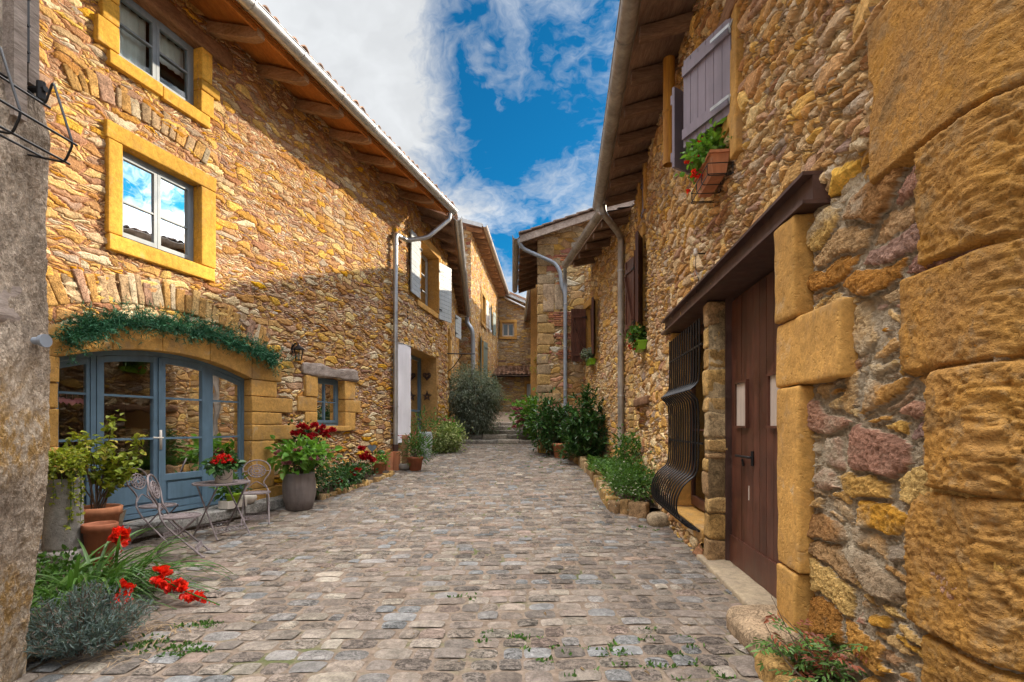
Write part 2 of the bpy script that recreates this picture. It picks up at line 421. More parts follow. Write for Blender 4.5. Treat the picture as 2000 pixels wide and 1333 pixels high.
def paint(name, c, rough=.45, var=.12, metal=0., b=.12, spec=.4, dirt=None):
    m, t = new_mat(name)
    p = t.n('NewGeometry').outputs['Position']
    n1 = t.noise(p, 3.1, 4, .6); n2 = t.noise(p, 40, 3, .6); n3 = t.noise(t.v('MULTIPLY', p, (9, 9, 1.2)), 1.5, 4, .6)
    at = t.n('SeparateColor', {0: t.n('Attribute', attribute_name='Col').outputs['Color']}).outputs[0]
    k = t.m('MULTIPLY', t.rng(n1, .3, .7, 1 - var, 1 + var), t.m('MULTIPLY', t.rng(n3, .3, .7, 1 - var, 1 + var * .6), t.m('ADD', .6, t.m('MULTIPLY', at, .8))))
    col = t.v('SCALE', c, k)
    if dirt: col = t.mix(t.m('MULTIPLY', t.rng(t.noise(p, 5, 5, .7), .55, .75), dirt[1]), col, dirt[0])
    bs = t.n('BsdfPrincipled', {'Base Color': col, 'Roughness': t.rng(n1, .3, .7, rough * .85, min(1, rough * 1.2)), 'Metallic': metal, 'Specular IOR Level': spec, 'Normal': bump(t, n2, b, .004)})
    return finish(m, t, bs.outputs[0])


def leafmat(name, c1, c2, c3=None, rough=.5, trans=.3, spec=.35):
    """colour varies leaf by leaf through Col.r; a part of the light shines through"""
    m, t = new_mat(name)
    at = t.n('SeparateColor', {0: t.n('Attribute', attribute_name='Col').outputs['Color']})
    col = t.mix(at.outputs[0], c1, c2)
    if c3: col = t.mix(t.rng(at.outputs[1], .84, .9), col, c3)
    col = t.v('SCALE', col, t.rng(at.outputs[2], 0, 1, .65, 1.3, False))
    bs = t.n('BsdfPrincipled', {'Base Color': col, 'Roughness': rough, 'Specular IOR Level': spec})
    tr = t.n('BsdfTranslucent', {'Color': t.v('MULTIPLY', col, (1.15, 1.25, .7))})
    mx = t.n('MixShader', {0: trans}); t.t.links.new(bs.outputs[0], mx.inputs[1]); t.t.links.new(tr.outputs[0], mx.inputs[2])
    return finish(m, t, mx.outputs[0])


def glassmat(name, ior=1.5, tint=(.92, .96, .95)):
    m, t = new_mat(name)
    fr = t.n('Fresnel', {'IOR': ior}).outputs[0]
    p = t.n('NewGeometry').outputs['Position']
    nm = bump(t, t.noise(p, 1.8, 2, .5), .12, .03)
    gl = t.n('BsdfGlossy', {'Roughness': .015, 'Normal': nm}); tr = t.n('BsdfTransparent', {'Color': tint})
    mx = t.n('MixShader', {0: fr}); t.t.links.new(tr.outputs[0], mx.inputs[1]); t.t.links.new(gl.outputs[0], mx.inputs[2])
    return finish(m, t, mx.outputs[0])


OCH = (.52, .29, .085)
M = {}
YEL = [(0, (.54, .32, .12)), (.18, (.58, .38, .16)), (.33, (.60, .45, .25)), (.43, (.46, .26, .11)), (.55, (.44, .255, .15)), (.64, (.54, .40, .25)), (.74, (.55, .31, .09)), (.85, (.39, .25, .17)), (.90, (.62, .51, .35)), (.96, (.46, .37, .27))]
GOLD = [(0, (.58, .345, .125)), (.20, (.62, .395, .16)), (.36, (.52, .30, .12)), (.50, (.50, .275, .13)), (.58, (.60, .43, .24)), (.70, (.57, .325, .095)), (.82, (.44, .26, .15)), (.88, (.62, .47, .29)), (.95, (.46, .34, .23))]
GREY = [(0, (.40, .30, .19)), (.2, (.46, .33, .16)), (.4, (.34, .25, .16)), (.55, (.42, .35, .26)), (.7, (.48, .31, .12)), (.85, (.30, .20, .14)), (.93, (.46, .40, .32))]
SMEAR = [(0, (.48, .27, .09)), (.25, (.44, .27, .12)), (.42, (.33, .19, .14)), (.52, (.47, .30, .13)), (.68, (.38, .21, .145)), (.78, (.50, .27, .075)), (.94, (.42, .33, .22))]
M['rub_left'] = rubble('rubble_sunny', .33, .100, YEL, (.46, .24, .135), .052, 1., 0.04, .55)
M['rub_right'] = rubble('rubble_golden', .29, .125, GOLD, (.42, .28, .14), .068, 2.3, 0.05, .6, tiltk=1.2, sat=.9)
M['rub_right2'] = rubble('rubble_golden_small', .26, .12, GOLD, (.47, .30, .14), .055, 5.3, 0.06, .55, tiltk=1.1, sat=.9)
M['rub_smear'] = rubble('rubble_smeared_mortar', .46, .165, SMEAR, (.42, .34, .24), .060, 4.1, 0.65, .3, grime=((.45, .375, .27), .85), fine=.85)
M['rub_gable'] = rubble('rubble_coursed_gable', .40, .17, [(0, (.48, .31, .13)), (.2, (.42, .30, .17)), (.4, (.46, .28, .11)), (.52, (.44, .22, .15)), (.64, (.50, .41, .28)), (.8, (.40, .25, .13)), (.92, (.48, .43, .35))], (.40, .27, .13), .045, 6.2, .05, .45)
M['rub_far'] = rubble('rubble_far', .36, .16, YEL, (.44, .27, .13), .045, 8.2, .05, .55)
M['rub_end'] = rubble('rubble_end', .55, .17, GREY, (.30, .215, .13), .055, 9.2, .0, .5)
M['ochre'] = stone('dressed_ochre_stone', (.56, .31, .085), (.48, .27, .08), b=.6, stain=[((.33, .22, .12), .54, 2.6, .55), ((.48, .38, .24), .58, 3.3, .6), ((.40, .22, .07), .52, 8.0, .5)])
M['ochre_b'] = stone('dressed_yellow_stone', (.64, .36, .055), (.57, .31, .05), b=.45, pits=.3, stain=[((.42, .25, .07), .55, 3.0, .5), ((.55, .40, .18), .58, 4.5, .5)])
M['quoin'] = stone('rough_quoin_stone', (.44, .225, .052), (.36, .19, .058), b=1.0, scale=1.8, streak=(1, 1, 1.5), pits=.3, stain=[((.20, .125, .055), .50, 3.1, .7), ((.40, .30, .19), .58, 2.3, .55), ((.30, .20, .10), .52, 9.0, .6), ((.50, .25, .04), .56, 1.7, .6)])
M['pale'] = stone('pale_stone', (.36, .285, .19), (.29, .23, .16), b=.5)
M['grey_stone'] = stone('grey_stone', (.33, .31, .28), (.27, .25, .23), b=.5, pits=.8)
M['step'] = stone('step_stone', (.30, .265, .225), (.24, .21, .175), b=.8)
M['curb'] = stone('kerb_stone', (.44, .28, .12), (.36, .24, .12), b=.8)
M['brick'] = stone('red_brick', (.46, .18, .085), (.36, .15, .08), b=.5)
M['plaster'] = stone('ochre_render', (.56, .32, .115), (.50, .29, .11), b=.3, pits=.1)
M['zinc'] = paint('zinc', (.50, .51, .52), .38, .12, .75, .1)
M['zinc_w'] = paint('weathered_zinc', (.37, .34, .31), .5, .2, .55, .15)
M['bluegrey'] = paint('blue_grey_pipe', (.30, .34, .40), .5, .1, .2)
M['blue'] = paint('blue_paint', (.10, .165, .225), .42, .10)
M['greyblue'] = paint('grey_blue_paint', (.19, .235, .275), .45, .1)
M['ltgrey'] = paint('light_grey_paint', (.40, .44, .47), .5, .1)
M['greygreen'] = paint('grey_green_paint', (.19, .24, .215), .55, .12)
M['purple'] = paint('mauve_grey_paint', (.215, .185, .235), .5, .1)
M['brown'] = paint('brown_paint', (.092, .034, .021), .42, .25, dirt=((.14, .062, .04), .5))
M['steel'] = paint('brown_steel', (.085, .045, .036), .5, .25, .2, dirt=((.16, .11, .09), .5))
M['iron'] = paint('black_iron', (.022, .022, .024), .4, .15, .5)
M['bistro'] = paint('mauve_grey_iron', (.225, .185, .185), .6, .2, .1, dirt=((.20, .13, .10), .6))
M['white'] = paint('white_cloth', (.74, .73, .78), .7, .04)
M['terra'] = paint('terracotta', (.46, .19, .095), .85, .15, b=.3, spec=.2, dirt=((.50, .33, .24), .5))
M['terra_d'] = paint('brown_terracotta', (.32, .115, .06), .7, .15, spec=.2)
M['greypot'] = paint('grey_brown_pot', (.175, .145, .135), .6, .2, dirt=((.24, .20, .18), .6))
M['cream'] = paint('cream_enamel', (.62, .56, .49), .5, .06)
M['lime'] = paint('lime_green_plastic', (.30, .48, .025), .4, .05)
M['greenbox'] = paint('green_plastic', (.20, .42, .02), .35, .05)
M['soil'] = stone('soil', (.055, .038, .026), (.085, .06, .04), b=1.0)
M['dark'] = paint('dark_room', (.035, .028, .024), .9, .2)
M['curtain'] = paint('net_curtain', (.60, .60, .58), .9, .08)
M['linen'] = paint('linen_curtain', (.48, .40, .34), .9, .08)
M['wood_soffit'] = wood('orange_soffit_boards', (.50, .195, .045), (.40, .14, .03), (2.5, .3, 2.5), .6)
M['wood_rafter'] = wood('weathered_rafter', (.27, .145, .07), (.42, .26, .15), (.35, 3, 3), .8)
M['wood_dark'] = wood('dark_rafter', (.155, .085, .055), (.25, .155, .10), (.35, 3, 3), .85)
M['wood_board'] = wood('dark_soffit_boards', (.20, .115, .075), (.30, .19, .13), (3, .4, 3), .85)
M['wood_grey'] = wood('grey_driftwood', (.24, .19, .16), (.38, .32, .28), (3, .5, 3), .9, b=.9)
M['wood_lintel'] = wood('brown_lintel', (.20, .10, .055), (.30, .17, .09), (3, .4, 3), .85, b=.8)
M['yellowpipe'] = wood('yellow_flue', (.50, .25, .035), (.36, .16, .03), (3, 3, .2), .6)
M['bark'] = wood('bark', (.12, .08, .055), (.20, .145, .10), (3, 3, .6), .95, b=.8)
M['tile'] = stone('clay_roof_tile', (.40, .24, .16), (.26, .17, .125), b=.5)
M['tile_d'] = stone('dark_roof_tile', (.15, .115, .10), (.21, .15, .12), b=.6)
M['glass'] = glassmat('window_glass', 1.55)
M['glass_low'] = glassmat('window_glass_low', 1.22)
M['glass_hi'] = glassmat('window_glass_bright', 1.95)
# foliage
M['lf_yel'] = leafmat('leaf_yellow_green', (.19, .25, .025), (.33, .36, .04), (.40, .33, .05))
M['lf_mid'] = leafmat('leaf_mid_green', (.045, .115, .022), (.10, .20, .035))
M['lf_brt'] = leafmat('leaf_bright_green', (.085, .22, .025), (.18, .33, .05))
M['lf_dark'] = leafmat('leaf_dark_green', (.026, .075, .022), (.065, .15, .036), rough=.32, trans=.2)
M['lf_grey'] = leafmat('leaf_grey_green', (.13, .165, .125), (.31, .35, .29), (.08, .10, .065), rough=.6)
M['lf_lav'] = leafmat('leaf_lavender', (.075, .115, .105), (.165, .215, .20), (.20, .16, .14), rough=.7)
M['lf_var'] = leafmat('leaf_variegated', (.13, .20, .045), (.42, .46, .20), (.50, .50, .28))
M['lf_glad'] = leafmat('leaf_gladiolus', (.05, .13, .028), (.11, .21, .05), rough=.4)
M['lf_nan'] = leafmat('leaf_nandina', (.07, .15, .03), (.13, .23, .05), (.26, .08, .04))
M['needle'] = leafmat('fir_needles', (.018, .10, .05), (.06, .21, .11), rough=.55, trans=.1)
M['dry'] = leafmat('dry_leaf', (.26, .17, .09), (.38, .27, .16), trans=.2)
M['red'] = leafmat('red_petal', (.55, .008, .012), (.70, .03, .02), rough=.45, trans=.25)
M['crimson'] = leafmat('crimson_petal', (.30, .004, .010), (.48, .010, .018), rough=.5, trans=.2)
M['orange_red'] = leafmat('orange_red_petal', (.72, .015, .008), (.80, .05, .02), rough=.45, trans=.3)
M['pink'] = leafmat('pink_petal', (.55, .06, .14), (.62, .22, .28), trans=.3)
M['mauve'] = leafmat('mauve_petal', (.32, .06, .09), (.55, .25, .30), trans=.3)
M['whitef'] = leafmat('white_petal', (.6, .6, .55), (.75, .75, .7), trans=.3)


def stonecol(name, b=.8, scale=1., rough=.9, pitted=False):
    """stones whose own colour sits in Col"""
    m, t = new_mat(name)
    p = t.n('NewGeometry').outputs['Position']
    n2 = t.noise(p, 14 * scale, 5, .68); n3 = t.noise(p, 60 * scale, 3, .7); n1 = t.noise(p, 4 * scale, 3, .6)
    vein = t.rng(t.m('ABSOLUTE', t.m('SUBTRACT', t.noise(p, 15 * scale, 4, .65, dist=1.4), .5)), .0, .045, .50, 1.0)
    if pitted:                                                    # some setts are smooth, some riddled with holes
        k = t.n('SeparateXYZ', {0: t.n('UVMap').outputs[0]}).outputs[0]
        pit = t.rng(t.noise(t.v('MULTIPLY', p, (.8, 1.3, 1)), 22, 4, .6, dist=1.0), .40, .50)
        vein = t.mixf(k, t.mixf(.3, 1.0, vein), t.m('MULTIPLY', t.m('MULTIPLY', vein, .9), t.m('ADD', .45, t.m('MULTIPLY', pit, .65))))
    col = t.n('Attribute', attribute_name='Col').outputs['Color']
    col = t.v('SCALE', col, t.m('MULTIPLY', t.m('MULTIPLY', t.rng(n2, .25, .75, .70, 1.28), t.rng(n3, .2, .8, .82, 1.18)), t.m('MULTIPLY', vein, t.rng(n1, .3, .7, .84, 1.16))))
    hh = t.m('ADD', t.m('ADD', n2, t.m('MULTIPLY', n3, .4)), t.m('MULTIPLY', vein, .5))
    bs = t.n('BsdfPrincipled', {'Base Color': col, 'Roughness': rough, 'Specular IOR Level': .25, 'Normal': bump(t, hh, b, .012)})
    return finish(m, t, bs.outputs[0])


M['cobble'] = stonecol('cobble_stone', .9, 1.2, .85, True)
M['rubst'] = stonecol('laid_stone', .9, 1.)


def zg(y):
    """street level along the lane"""
    y = np.asarray(y, float); k = np.clip(y - 7.6, 0, 100)
    up = np.where(k < 1.4, .5 * .09 * k * k / 1.4, .09 * (k - .7))
    return np.minimum(up, .09 * (18 - 8.3))


# ------------------------------------------------------------------ ground
def earth_mat():
    m, t = new_mat('bare_earth_joint')
    p = t.n('NewGeometry').outputs['Position']
    n1 = t.noise(p, 1.1, 4, .6); n2 = t.noise(p, 30, 4, .7); n3 = t.noise(p, 5, 4, .6)
    col = t.mix(t.rng(n3, .35, .65), (.19, .145, .11), (.245, .19, .145))
    col = t.mix(t.m('MULTIPLY', t.m('MULTIPLY', t.rng(n1, .52, .64), t.rng(n3, .42, .58)), .8), col, (.085, .11, .035))
    col = t.v('SCALE', col, t.rng(n2, .2, .8, .7, 1.25))
    b = t.n('BsdfPrincipled', {'Base Color': col, 'Roughness': 1.0, 'Specular IOR Level': .1, 'Normal': bump(t, n2, .9, .02)})
    return finish(m, t, b.outputs[0])


M['earth'] = earth_mat()
mb = MB()
ys = np.concatenate([[-60, -10], np.arange(-3, 18.01, .25)]); xs = np.array([-60, -12, -8, -6, -4, -2, 0, 2, 4, 6, 12, 60.])
yy, xx = np.meshgrid(ys, xs, indexing='ij')
mb.grid(np.stack([xx, yy, zg(yy)], -1), flip=True)
mb.build('ground', M['earth'], kind='structure', smooth=True)


def cobbles():
    """one sheet of hand-laid setts in rows across the lane, every stone its own small dome"""
    r = np.random.default_rng(11); mb = MB(); K = 7
    pal = np.array([(.40, .315, .24), (.345, .27, .215), (.44, .36, .28), (.38, .35, .32), (.33, .335, .33), (.47, .39, .29), (.41, .29, .22), (.30, .245, .20), (.37, .285, .22), (.36, .355, .345), (.49, .42, .32), (.43, .29, .195)])
    pw = np.array([.17, .15, .13, .07, .04, .07, .06, .09, .12, .04, .02, .015])
    pw = pw / pw.sum(); y = -1.2; row = 0
    g = np.linspace(-1, 1, K); a, b = np.meshgrid(g, g, indexing='ij')
    e = 1 - (np.abs(a) ** 5 + np.abs(b) ** 5); dome = np.sign(e) * np.abs(e) ** .6
    dome = np.clip(dome, -1.0, 1)
    V, C, U = [], [], []
    while y < 17.8:
        dep = r.uniform(.145, .185); x0 = max(-7.1 + .3 * y, -5.9) if y > 3 else -5.6; x1 = 1.75 + .1 * y if y < 11.4 else 4.05 - .107 * y
        x = x0 - r.uniform(0, .2)
        while x < x1:
            w = r.choice([r.uniform(.12, .16), r.uniform(.17, .24), r.uniform(.24, .30)], p=[.2, .6, .2])
            gap = r.uniform(.007, .017); hw, hd = w / 2 - gap, dep / 2 - gap * .8
            jx, jy = r.normal(0, .005, 2); rot = r.normal(0, .016)
            # every corner pulled a little its own way
            cj = r.normal(0, .0055, (4, 2)); bil = lambda k: (cj[0, k] * (1 - a) * (1 - b) + cj[1, k] * (1 + a) * (1 - b) + cj[2, k] * (1 + a) * (1 + b) + cj[3, k] * (1 - a) * (1 + b)) / 4
            rr = 1 - .11 * (np.abs(a) ** 3 * np.abs(b) ** 3)
            px_, py_ = a * hw * rr + bil(0), b * hd * rr + bil(1)
            X = x + w / 2 + jx + px_ - py_ * rot; Y = y + dep / 2 + jy + py_ + px_ * rot + .05 * np.sin(X * .9 + .3) + .016 * np.sin(X * 2.7 + row * .4)
            tx, ty = r.normal(0, .014, 2); hgt = r.uniform(.005, .011)
            Z = zg(Y) + .005 + hgt * dome + px_ * tx + py_ * ty + r.normal(0, .0032)
            Z += .0035 * snoise(np.stack([X, Y, Z * 0], -1).reshape(-1, 3), 34, 3).reshape(X.shape) * (e > .1)
            V.append(np.stack([X, Y, Z], -1).reshape(-1, 3)); c = pal[r.choice(len(pal), p=pw)]; c = (c * .78 + c.mean() * .22 * A(1.02, .99, .95)) * r.uniform(.46, .73); C.append(np.tile(c, (K * K, 1))); U.append(np.full((K * K, 2), np.clip(r.normal(.5, .45), 0, 1)))
            x += w
        y += dep; row += 1
    i = np.arange(K * K).reshape(K, K); q = np.stack([i[:-1, :-1], i[1:, :-1], i[1:, 1:], i[:-1, 1:]], -1).reshape(-1, 4)
    F = (np.arange(len(V))[:, None, None] * K * K + q[None]).reshape(-1, 4)
    mb.add(np.concatenate(V), F, np.concatenate(C), np.concatenate(U))
    return mb.build('street', M['cobble'], kind='structure', smooth=True)


cobbles()
# steps at the end of the lane and the rising ground behind them
sz = [(17.95, .875, 1.0), (19.0, 1.0, 1.16), (20.2, 1.16, 1.32), (21.5, 1.32, 1.50), (23.0, 1.50, 1.66)]
for k, (y0, z0, z1) in enumerate(sz):
    mb = MB(); r = np.random.default_rng(40 + k); x = -2.6; y1 = sz[k + 1][0] + .3 if k < 4 else 24.4
    while x < 1.6:
        w = r.uniform(.5, 1.0); c = np.array([(.30, .265, .225), (.34, .30, .25), (.25, .23, .20)][r.integers(3)]) * r.uniform(.8, 1.1)
        j = r.normal(0, .04)
        mb.rbox(lambda a, b, h: np.stack([x + a, y0 + j + b, z0 - .05 + h], -1), (w - .012, .44, z1 - z0 + .05 + r.normal(0, .008)), r=.035, seg=.09, jit=.013, seed=k * 9 + int(x * 10) % 97, freq=9, col=c)
        yb = y0 + .45 + j
        while yb < y1:
            d_ = r.uniform(.2, .4)
            mb.rbox(lambda a, b, h: np.stack([x + a, yb + b, z0 - .05 + h], -1), (w - .014, d_ - .014, z1 - z0 + .04 + r.normal(0, .008)), r=.03, seg=.12, jit=.008, seed=int(yb * 31) % 89, freq=9, col=c * r.uniform(.8, 1.15))
            yb += d_
        x += w
    mb.build('stone_steps', M['rubst'], smooth=True, weld=True, kind='structure')
mb = MB(); mb.grid(np.array([[(x, y, 1.64 + max(0, y - 23.5) * .062) for x in (-12, -4, 0, 4, 14)] for y in (23.3, 28, 34, 40, 50)], float), flip=True)
mb.build('terrain', M['earth'], kind='structure')

# ------------------------------------------------------------------ wall lines (parameter t is the y coordinate, or x for walls that face the camera)
L1 = Fr((-7.13, 0), (.30, 1), (1, -.30))
L2 = Fr((-5.156, 0), (.16, 1), (1, -.16))
L3 = Fr((-1.23, 0), (-.06, 1), (1, .06))
H3S = Fr((0, 28.0), (1, 0), (0, -1))
H3 = Fr((-4.51, 0), (.08, 1), (1, -.08))
END = Fr((0, 42.0), (1, 0), (0, -1))
LEAN = Fr((0, 38.0), (1, 0), (0, -1))
R1 = Fr((1.6, 0), (.10, 1), (-1, .10))
R2 = Fr((3.92, 0), (-.107, 1), (-1, -.107))
G = Fr((0, 15.7), (1, 0), (0, -1))
GS = Fr((-.122, 0), (.06, 1), (-1, .06))
FR = Fr((1.62, 0), (0, 1), (-1, 0))
NL = Fr((-3.03, 0), (.08, 1), (1, -.08))


def wall(name, fr, t0, t1, z0, z1, mat, parent, holes=(), res=.028, rest=None, cut=None, lean=None):
    """a stretch of masonry as a fine grid with its openings cut out; the stones come from the material's displacement"""
    def lines(a, b, step, edges):
        e = sorted({a, b, *[x for x in edges if a < x < b]}); out = []
        for p, q in zip(e[:-1], e[1:]):
            n = max(1, int(round((q - p) / step))); out.append(np.linspace(p, q, n, endpoint=False))
        return np.concatenate(out + [[b]])
    if rest is None: tl = lines(t0, t1, res / fr.L, [h[i] for h in holes for i in (0, 1)])
    else:
        tl = [t0]
        while tl[-1] < t1: tl.append(tl[-1] + rest(tl[-1]))
        tl[-1] = t1; tl = np.array(tl)
        for h in holes:
            for i in (0, 1):
                if t0 < h[i] < t1: tl[np.argmin(np.abs(tl - h[i]))] = h[i]
    zl = lines(z0, z1, res, [h[i] for h in holes for i in (2, 3)])
    tt, zz = np.meshgrid(tl, zl, indexing='ij')
    w = np.zeros_like(tt) if lean is None else lean(tt, zz)
    pts = fr.P(tt, zz, w); uv = np.stack([tt * fr.L, zz], -1)
    tc = (tl[:-1, None] + tl[1:, None]) / 2 + 0 * zl[None, :-1]; zc = (zl[None, :-1] + zl[None, 1:]) / 2 + 0 * tl[:-1, None]
    keep = np.ones(tc.shape, bool)
    for h in holes:
        if len(h) == 5: keep &= ~((tc > h[0]) & (tc < h[1]) & (zc > h[2]) & (zc < h[4](tc)))
        else: keep &= ~((tc > h[0]) & (tc < h[1]) & (zc > h[2]) & (zc < h[3]))
    if cut is not None: keep &= cut(tc, zc)
    flip = (fr.d[1] * fr.n[0] - fr.d[0] * fr.n[1]) < 0
    mb = MB().grid(pts, uv=uv, flip=flip, keep=keep)
    return mb.build(name, mat, parent, smooth=True)


def room(parent, fr, t0, t1, z0, z1, w0=-.22, w1=-2.4, mat='dark', e=.25, name='interior'):
    """the dark space behind an opening: five faces"""
    mb = MB(); c = np.array([fr.P(t, z, w) for z in (z0 - e, z1 + e) for t, w in ((t0 - e, w0), (t1 + e, w0), (t1 + e, w1), (t0 - e, w1))])
    mb.add(c, np.array([[0, 1, 2, 3], [4, 7, 6, 5], [1, 5, 6, 2], [2, 6, 7, 3], [3, 7, 4, 0]]))
    # the wall's inner face round the opening
    a = np.array([fr.P(t, z, w0) for t, z in ((t0 - e, z0 - e), (t1 + e, z0 - e), (t1 + e, z1 + e), (t0 - e, z1 + e), (t0, z0), (t1, z0), (t1, z1), (t0, z1))])
    mb.add(a, np.array([[0, 1, 5, 4], [1, 2, 6, 5], [2, 3, 7, 6], [3, 0, 4, 7]]))
    return mb.build(name, M[mat], parent)


def casement(parent, fr, t0, t1, z0, z1, w, mat, leaves=2, bars=(.5,), pane='glass', name='window', fw=.055):
    """a window: outer frame and leaves in one mesh, its glass a sub-part"""
    mb = MB(); L = fr.L; f = fw / L; d0, d1 = w - .05, w + .02
    mb.fbox(fr, t0, t1, z1 - fw, z1, d0, d1).fbox(fr, t0, t1, z0, z0 + fw, d0, d1)
    mb.fbox(fr, t0, t0 + f, z0 + fw, z1 - fw, d0, d1).fbox(fr, t1 - f, t1, z0 + fw, z1 - fw, d0, d1)
    lw = (t1 - t0 - 2 * f) / leaves; g = MB()
    for k in range(leaves):
        a, b = t0 + f + k * lw + .003, t0 + f + (k + 1) * lw - .003; s = .048 / L; zA, zB = z0 + fw + .003, z1 - fw - .003
        e0, e1 = w - .035, w + .032
        mb.fbox(fr, a, b, zB - .05, zB, e0, e1).fbox(fr, a, b, zA, zA + .06, e0, e1)
        mb.fbox(fr, a, a + s, zA + .06, zB - .05, e0, e1).fbox(fr, b - s, b, zA + .06, zB - .05, e0, e1)
        for q in bars:
            zz = zA + .06 + (zB - zA - .11) * q; mb.fbox(fr, a + s, b - s, zz - .012, zz + .012, e0 + .004, e1 - .004)
        g.fbox(fr, a + s * .5, b - s * .5, zA + .03, zB - .03, w - .004, w + .004)
    o = mb.build(name, mat, parent); g.build('pane', M[pane], o)
    return o


def shutter(parent, hinge, d, width, z0, z1, mat, boards=4, zbar=False, out=None, th=.032, horiz=False, hinges=True):
    """a boarded shutter leaf from a hinge line; d is its direction in plan"""
    d = np.array(d, float); d /= np.linalg.norm(d); n = np.array([d[1], -d[0]])
    if out is not None and n @ np.array(out) < 0: n = -n
    fr = Fr(hinge, d, n); mb = MB()
    if horiz:
        k = int((z1 - z0) / .125); hh = (z1 - z0) / k
        for i in range(k): mb.fbox(fr, 0, width, z0 + i * hh + .004, z0 + (i + 1) * hh - .004, -th / 2, th / 2, col=.5 + RNG.uniform(-.06, .06))
        mb.fbox(fr, .05, .13, z0 + .06, z1 - .06, -th / 2 - .02, -th / 2 - .001).fbox(fr, width - .13, width - .05, z0 + .06, z1 - .06, -th / 2 - .02, -th / 2 - .001)
    else:
        bw = width / boards
        for i in range(boards): mb.fbox(fr, i * bw + .003, (i + 1) * bw - .003, z0, z1, -th / 2, th / 2, col=.5 + RNG.uniform(-.07, .07))
        for zz in (z0 + .14 * (z1 - z0), z0 + .86 * (z1 - z0)): mb.fbox(fr, .01, width - .01, zz - .05, zz + .05, th / 2 + .001, th / 2 + .026)
        if zbar:
            a, b = fr.P(.04, z0 + .20 * (z1 - z0), th / 2 + .014), fr.P(width - .04, z0 + .80 * (z1 - z0), th / 2 + .014)
            mb.bar(a, b, .025, .09, up=(n[0], n[1], 0))
            for tt in (0, width - .05): mb.fbox(fr, tt, tt + .05, z0 + .02, z1 - .02, th / 2 + .0015, th / 2 + .020)
    o = mb.build('shutter', mat, parent)
    if hinges:
        for zz in (z0 + .16 * (z1 - z0), z0 + .84 * (z1 - z0)):
            h = MB().fbox(fr, -.03, .12, zz - .018, zz + .018, th / 2 + .027, th / 2 + .034); h.tube([fr.P(-.015, zz - .05, .02), fr.P(-.015, zz + .05, .02)], .014)
            h.build('hinge', M['iron'], o)
    return o


def tile_roof(parent, fr, t0, t1, we, ze, slope, length, mat, period=.21, amp=.052, row=.36, name='roof_tiles', und=None, th=.06, ov=0., up=0.):
    """canal tiles in courses: the eave ends show as a row of arches"""
    L = fr.L; nt = int((t1 - t0) * L / period) * 8 + 1; tt = np.linspace(t0, t1, nt); r = np.random.default_rng(int(abs(t0 * 10)) + 3)
    rows = int(length / row); mb = MB(); cs = 1 / math.hypot(1, slope); ph = tt * L / period
    for k in range(rows):
        s0, s1 = k * row, (k + 1) * row + .06; jit = r.normal(0, .012, nt // 8 + 2)[(np.arange(nt) // 8)]
        hz = amp * np.abs(np.sin(ph * math.pi)) ** .8 + up; o_ = ov if k == 0 else 0.
        P0 = fr.P(tt, ze + s0 * slope * cs + hz + .035 + jit * .6, we - s0 * cs + jit + o_); P1 = fr.P(tt, ze + s1 * slope * cs + hz * .8 - .005, we - s1 * cs)
        Pb = P0 - np.array([0, 0, .022]); colr = .5 + r.normal(0, .13, nt // 8 + 2)[(np.arange(nt) // 8)][:, None] * np.ones(3)
        mb.grid(np.stack([Pb, P0, P1], 0), np.stack([colr] * 3, 0).clip(.1, .95), flip=True)
    sl = mb.build(name, mat, parent)
    b = MB(); s1 = length
    b.box8(np.array([fr.P(t, ze + s * slope * cs + z, we - s * cs) for z in (-th, .0) for t, s in ((t0, .02), (t1, .02), (t1, s1), (t0, s1))]))
    b.build('roof_boards', und or M['wood_soffit'], parent)
    return sl


def gutter(parent, fr, t0, t1, w, z, r=.085, mat='zinc', joints=1.0, name='gutter', dz=0.):
    a = np.linspace(math.pi, 2 * math.pi, 13); prof = np.stack([np.cos(a) * r, np.sin(a) * r], -1)
    prof = np.concatenate([prof, prof[::-1] * .93]); mb = MB()
    p = lambda t: fr.P(t, z + dz * (t - t0) / (t1 - t0), w)
    mb.sweep([p(t0), p(t1)], prof, closed=True)
    k = int((t1 - t0) * fr.L / joints)
    for i in range(1, k + 1):
        c = t0 + (i - .4) * joints / fr.L
        if c < t1 - .05: mb.sweep([p(c - .012), p(c + .012)], np.concatenate([prof[:13] * 1.07, prof[13:] * 1.07]), closed=True)
    lip = np.array([p(t0), p(t1)])
    for s in (-1, 1): mb.tube(lip + np.append(fr.n * s * r, 0), .010)
    return mb.build(name, M[mat], parent, smooth=True)


def pipe(parent, pts, r, mat, name='downpipe', bands=(), rad=.12, collar=.13):
    mb = MB(); path = corners(pts, rad, 7); mb.tube(path, r, 14)
    o = mb.build(name, M[mat], parent, smooth=True)
    if len(bands):
        for p, q in bands:
            b = MB().tube([np.array(p) - (0, 0, .018), np.array(p) + (0, 0, .018)], r * 1.16, 14).bar(np.array(p), np.array(q), .02, .02)
            b.build('bracket', M['zinc'], o, smooth=False)
    return o


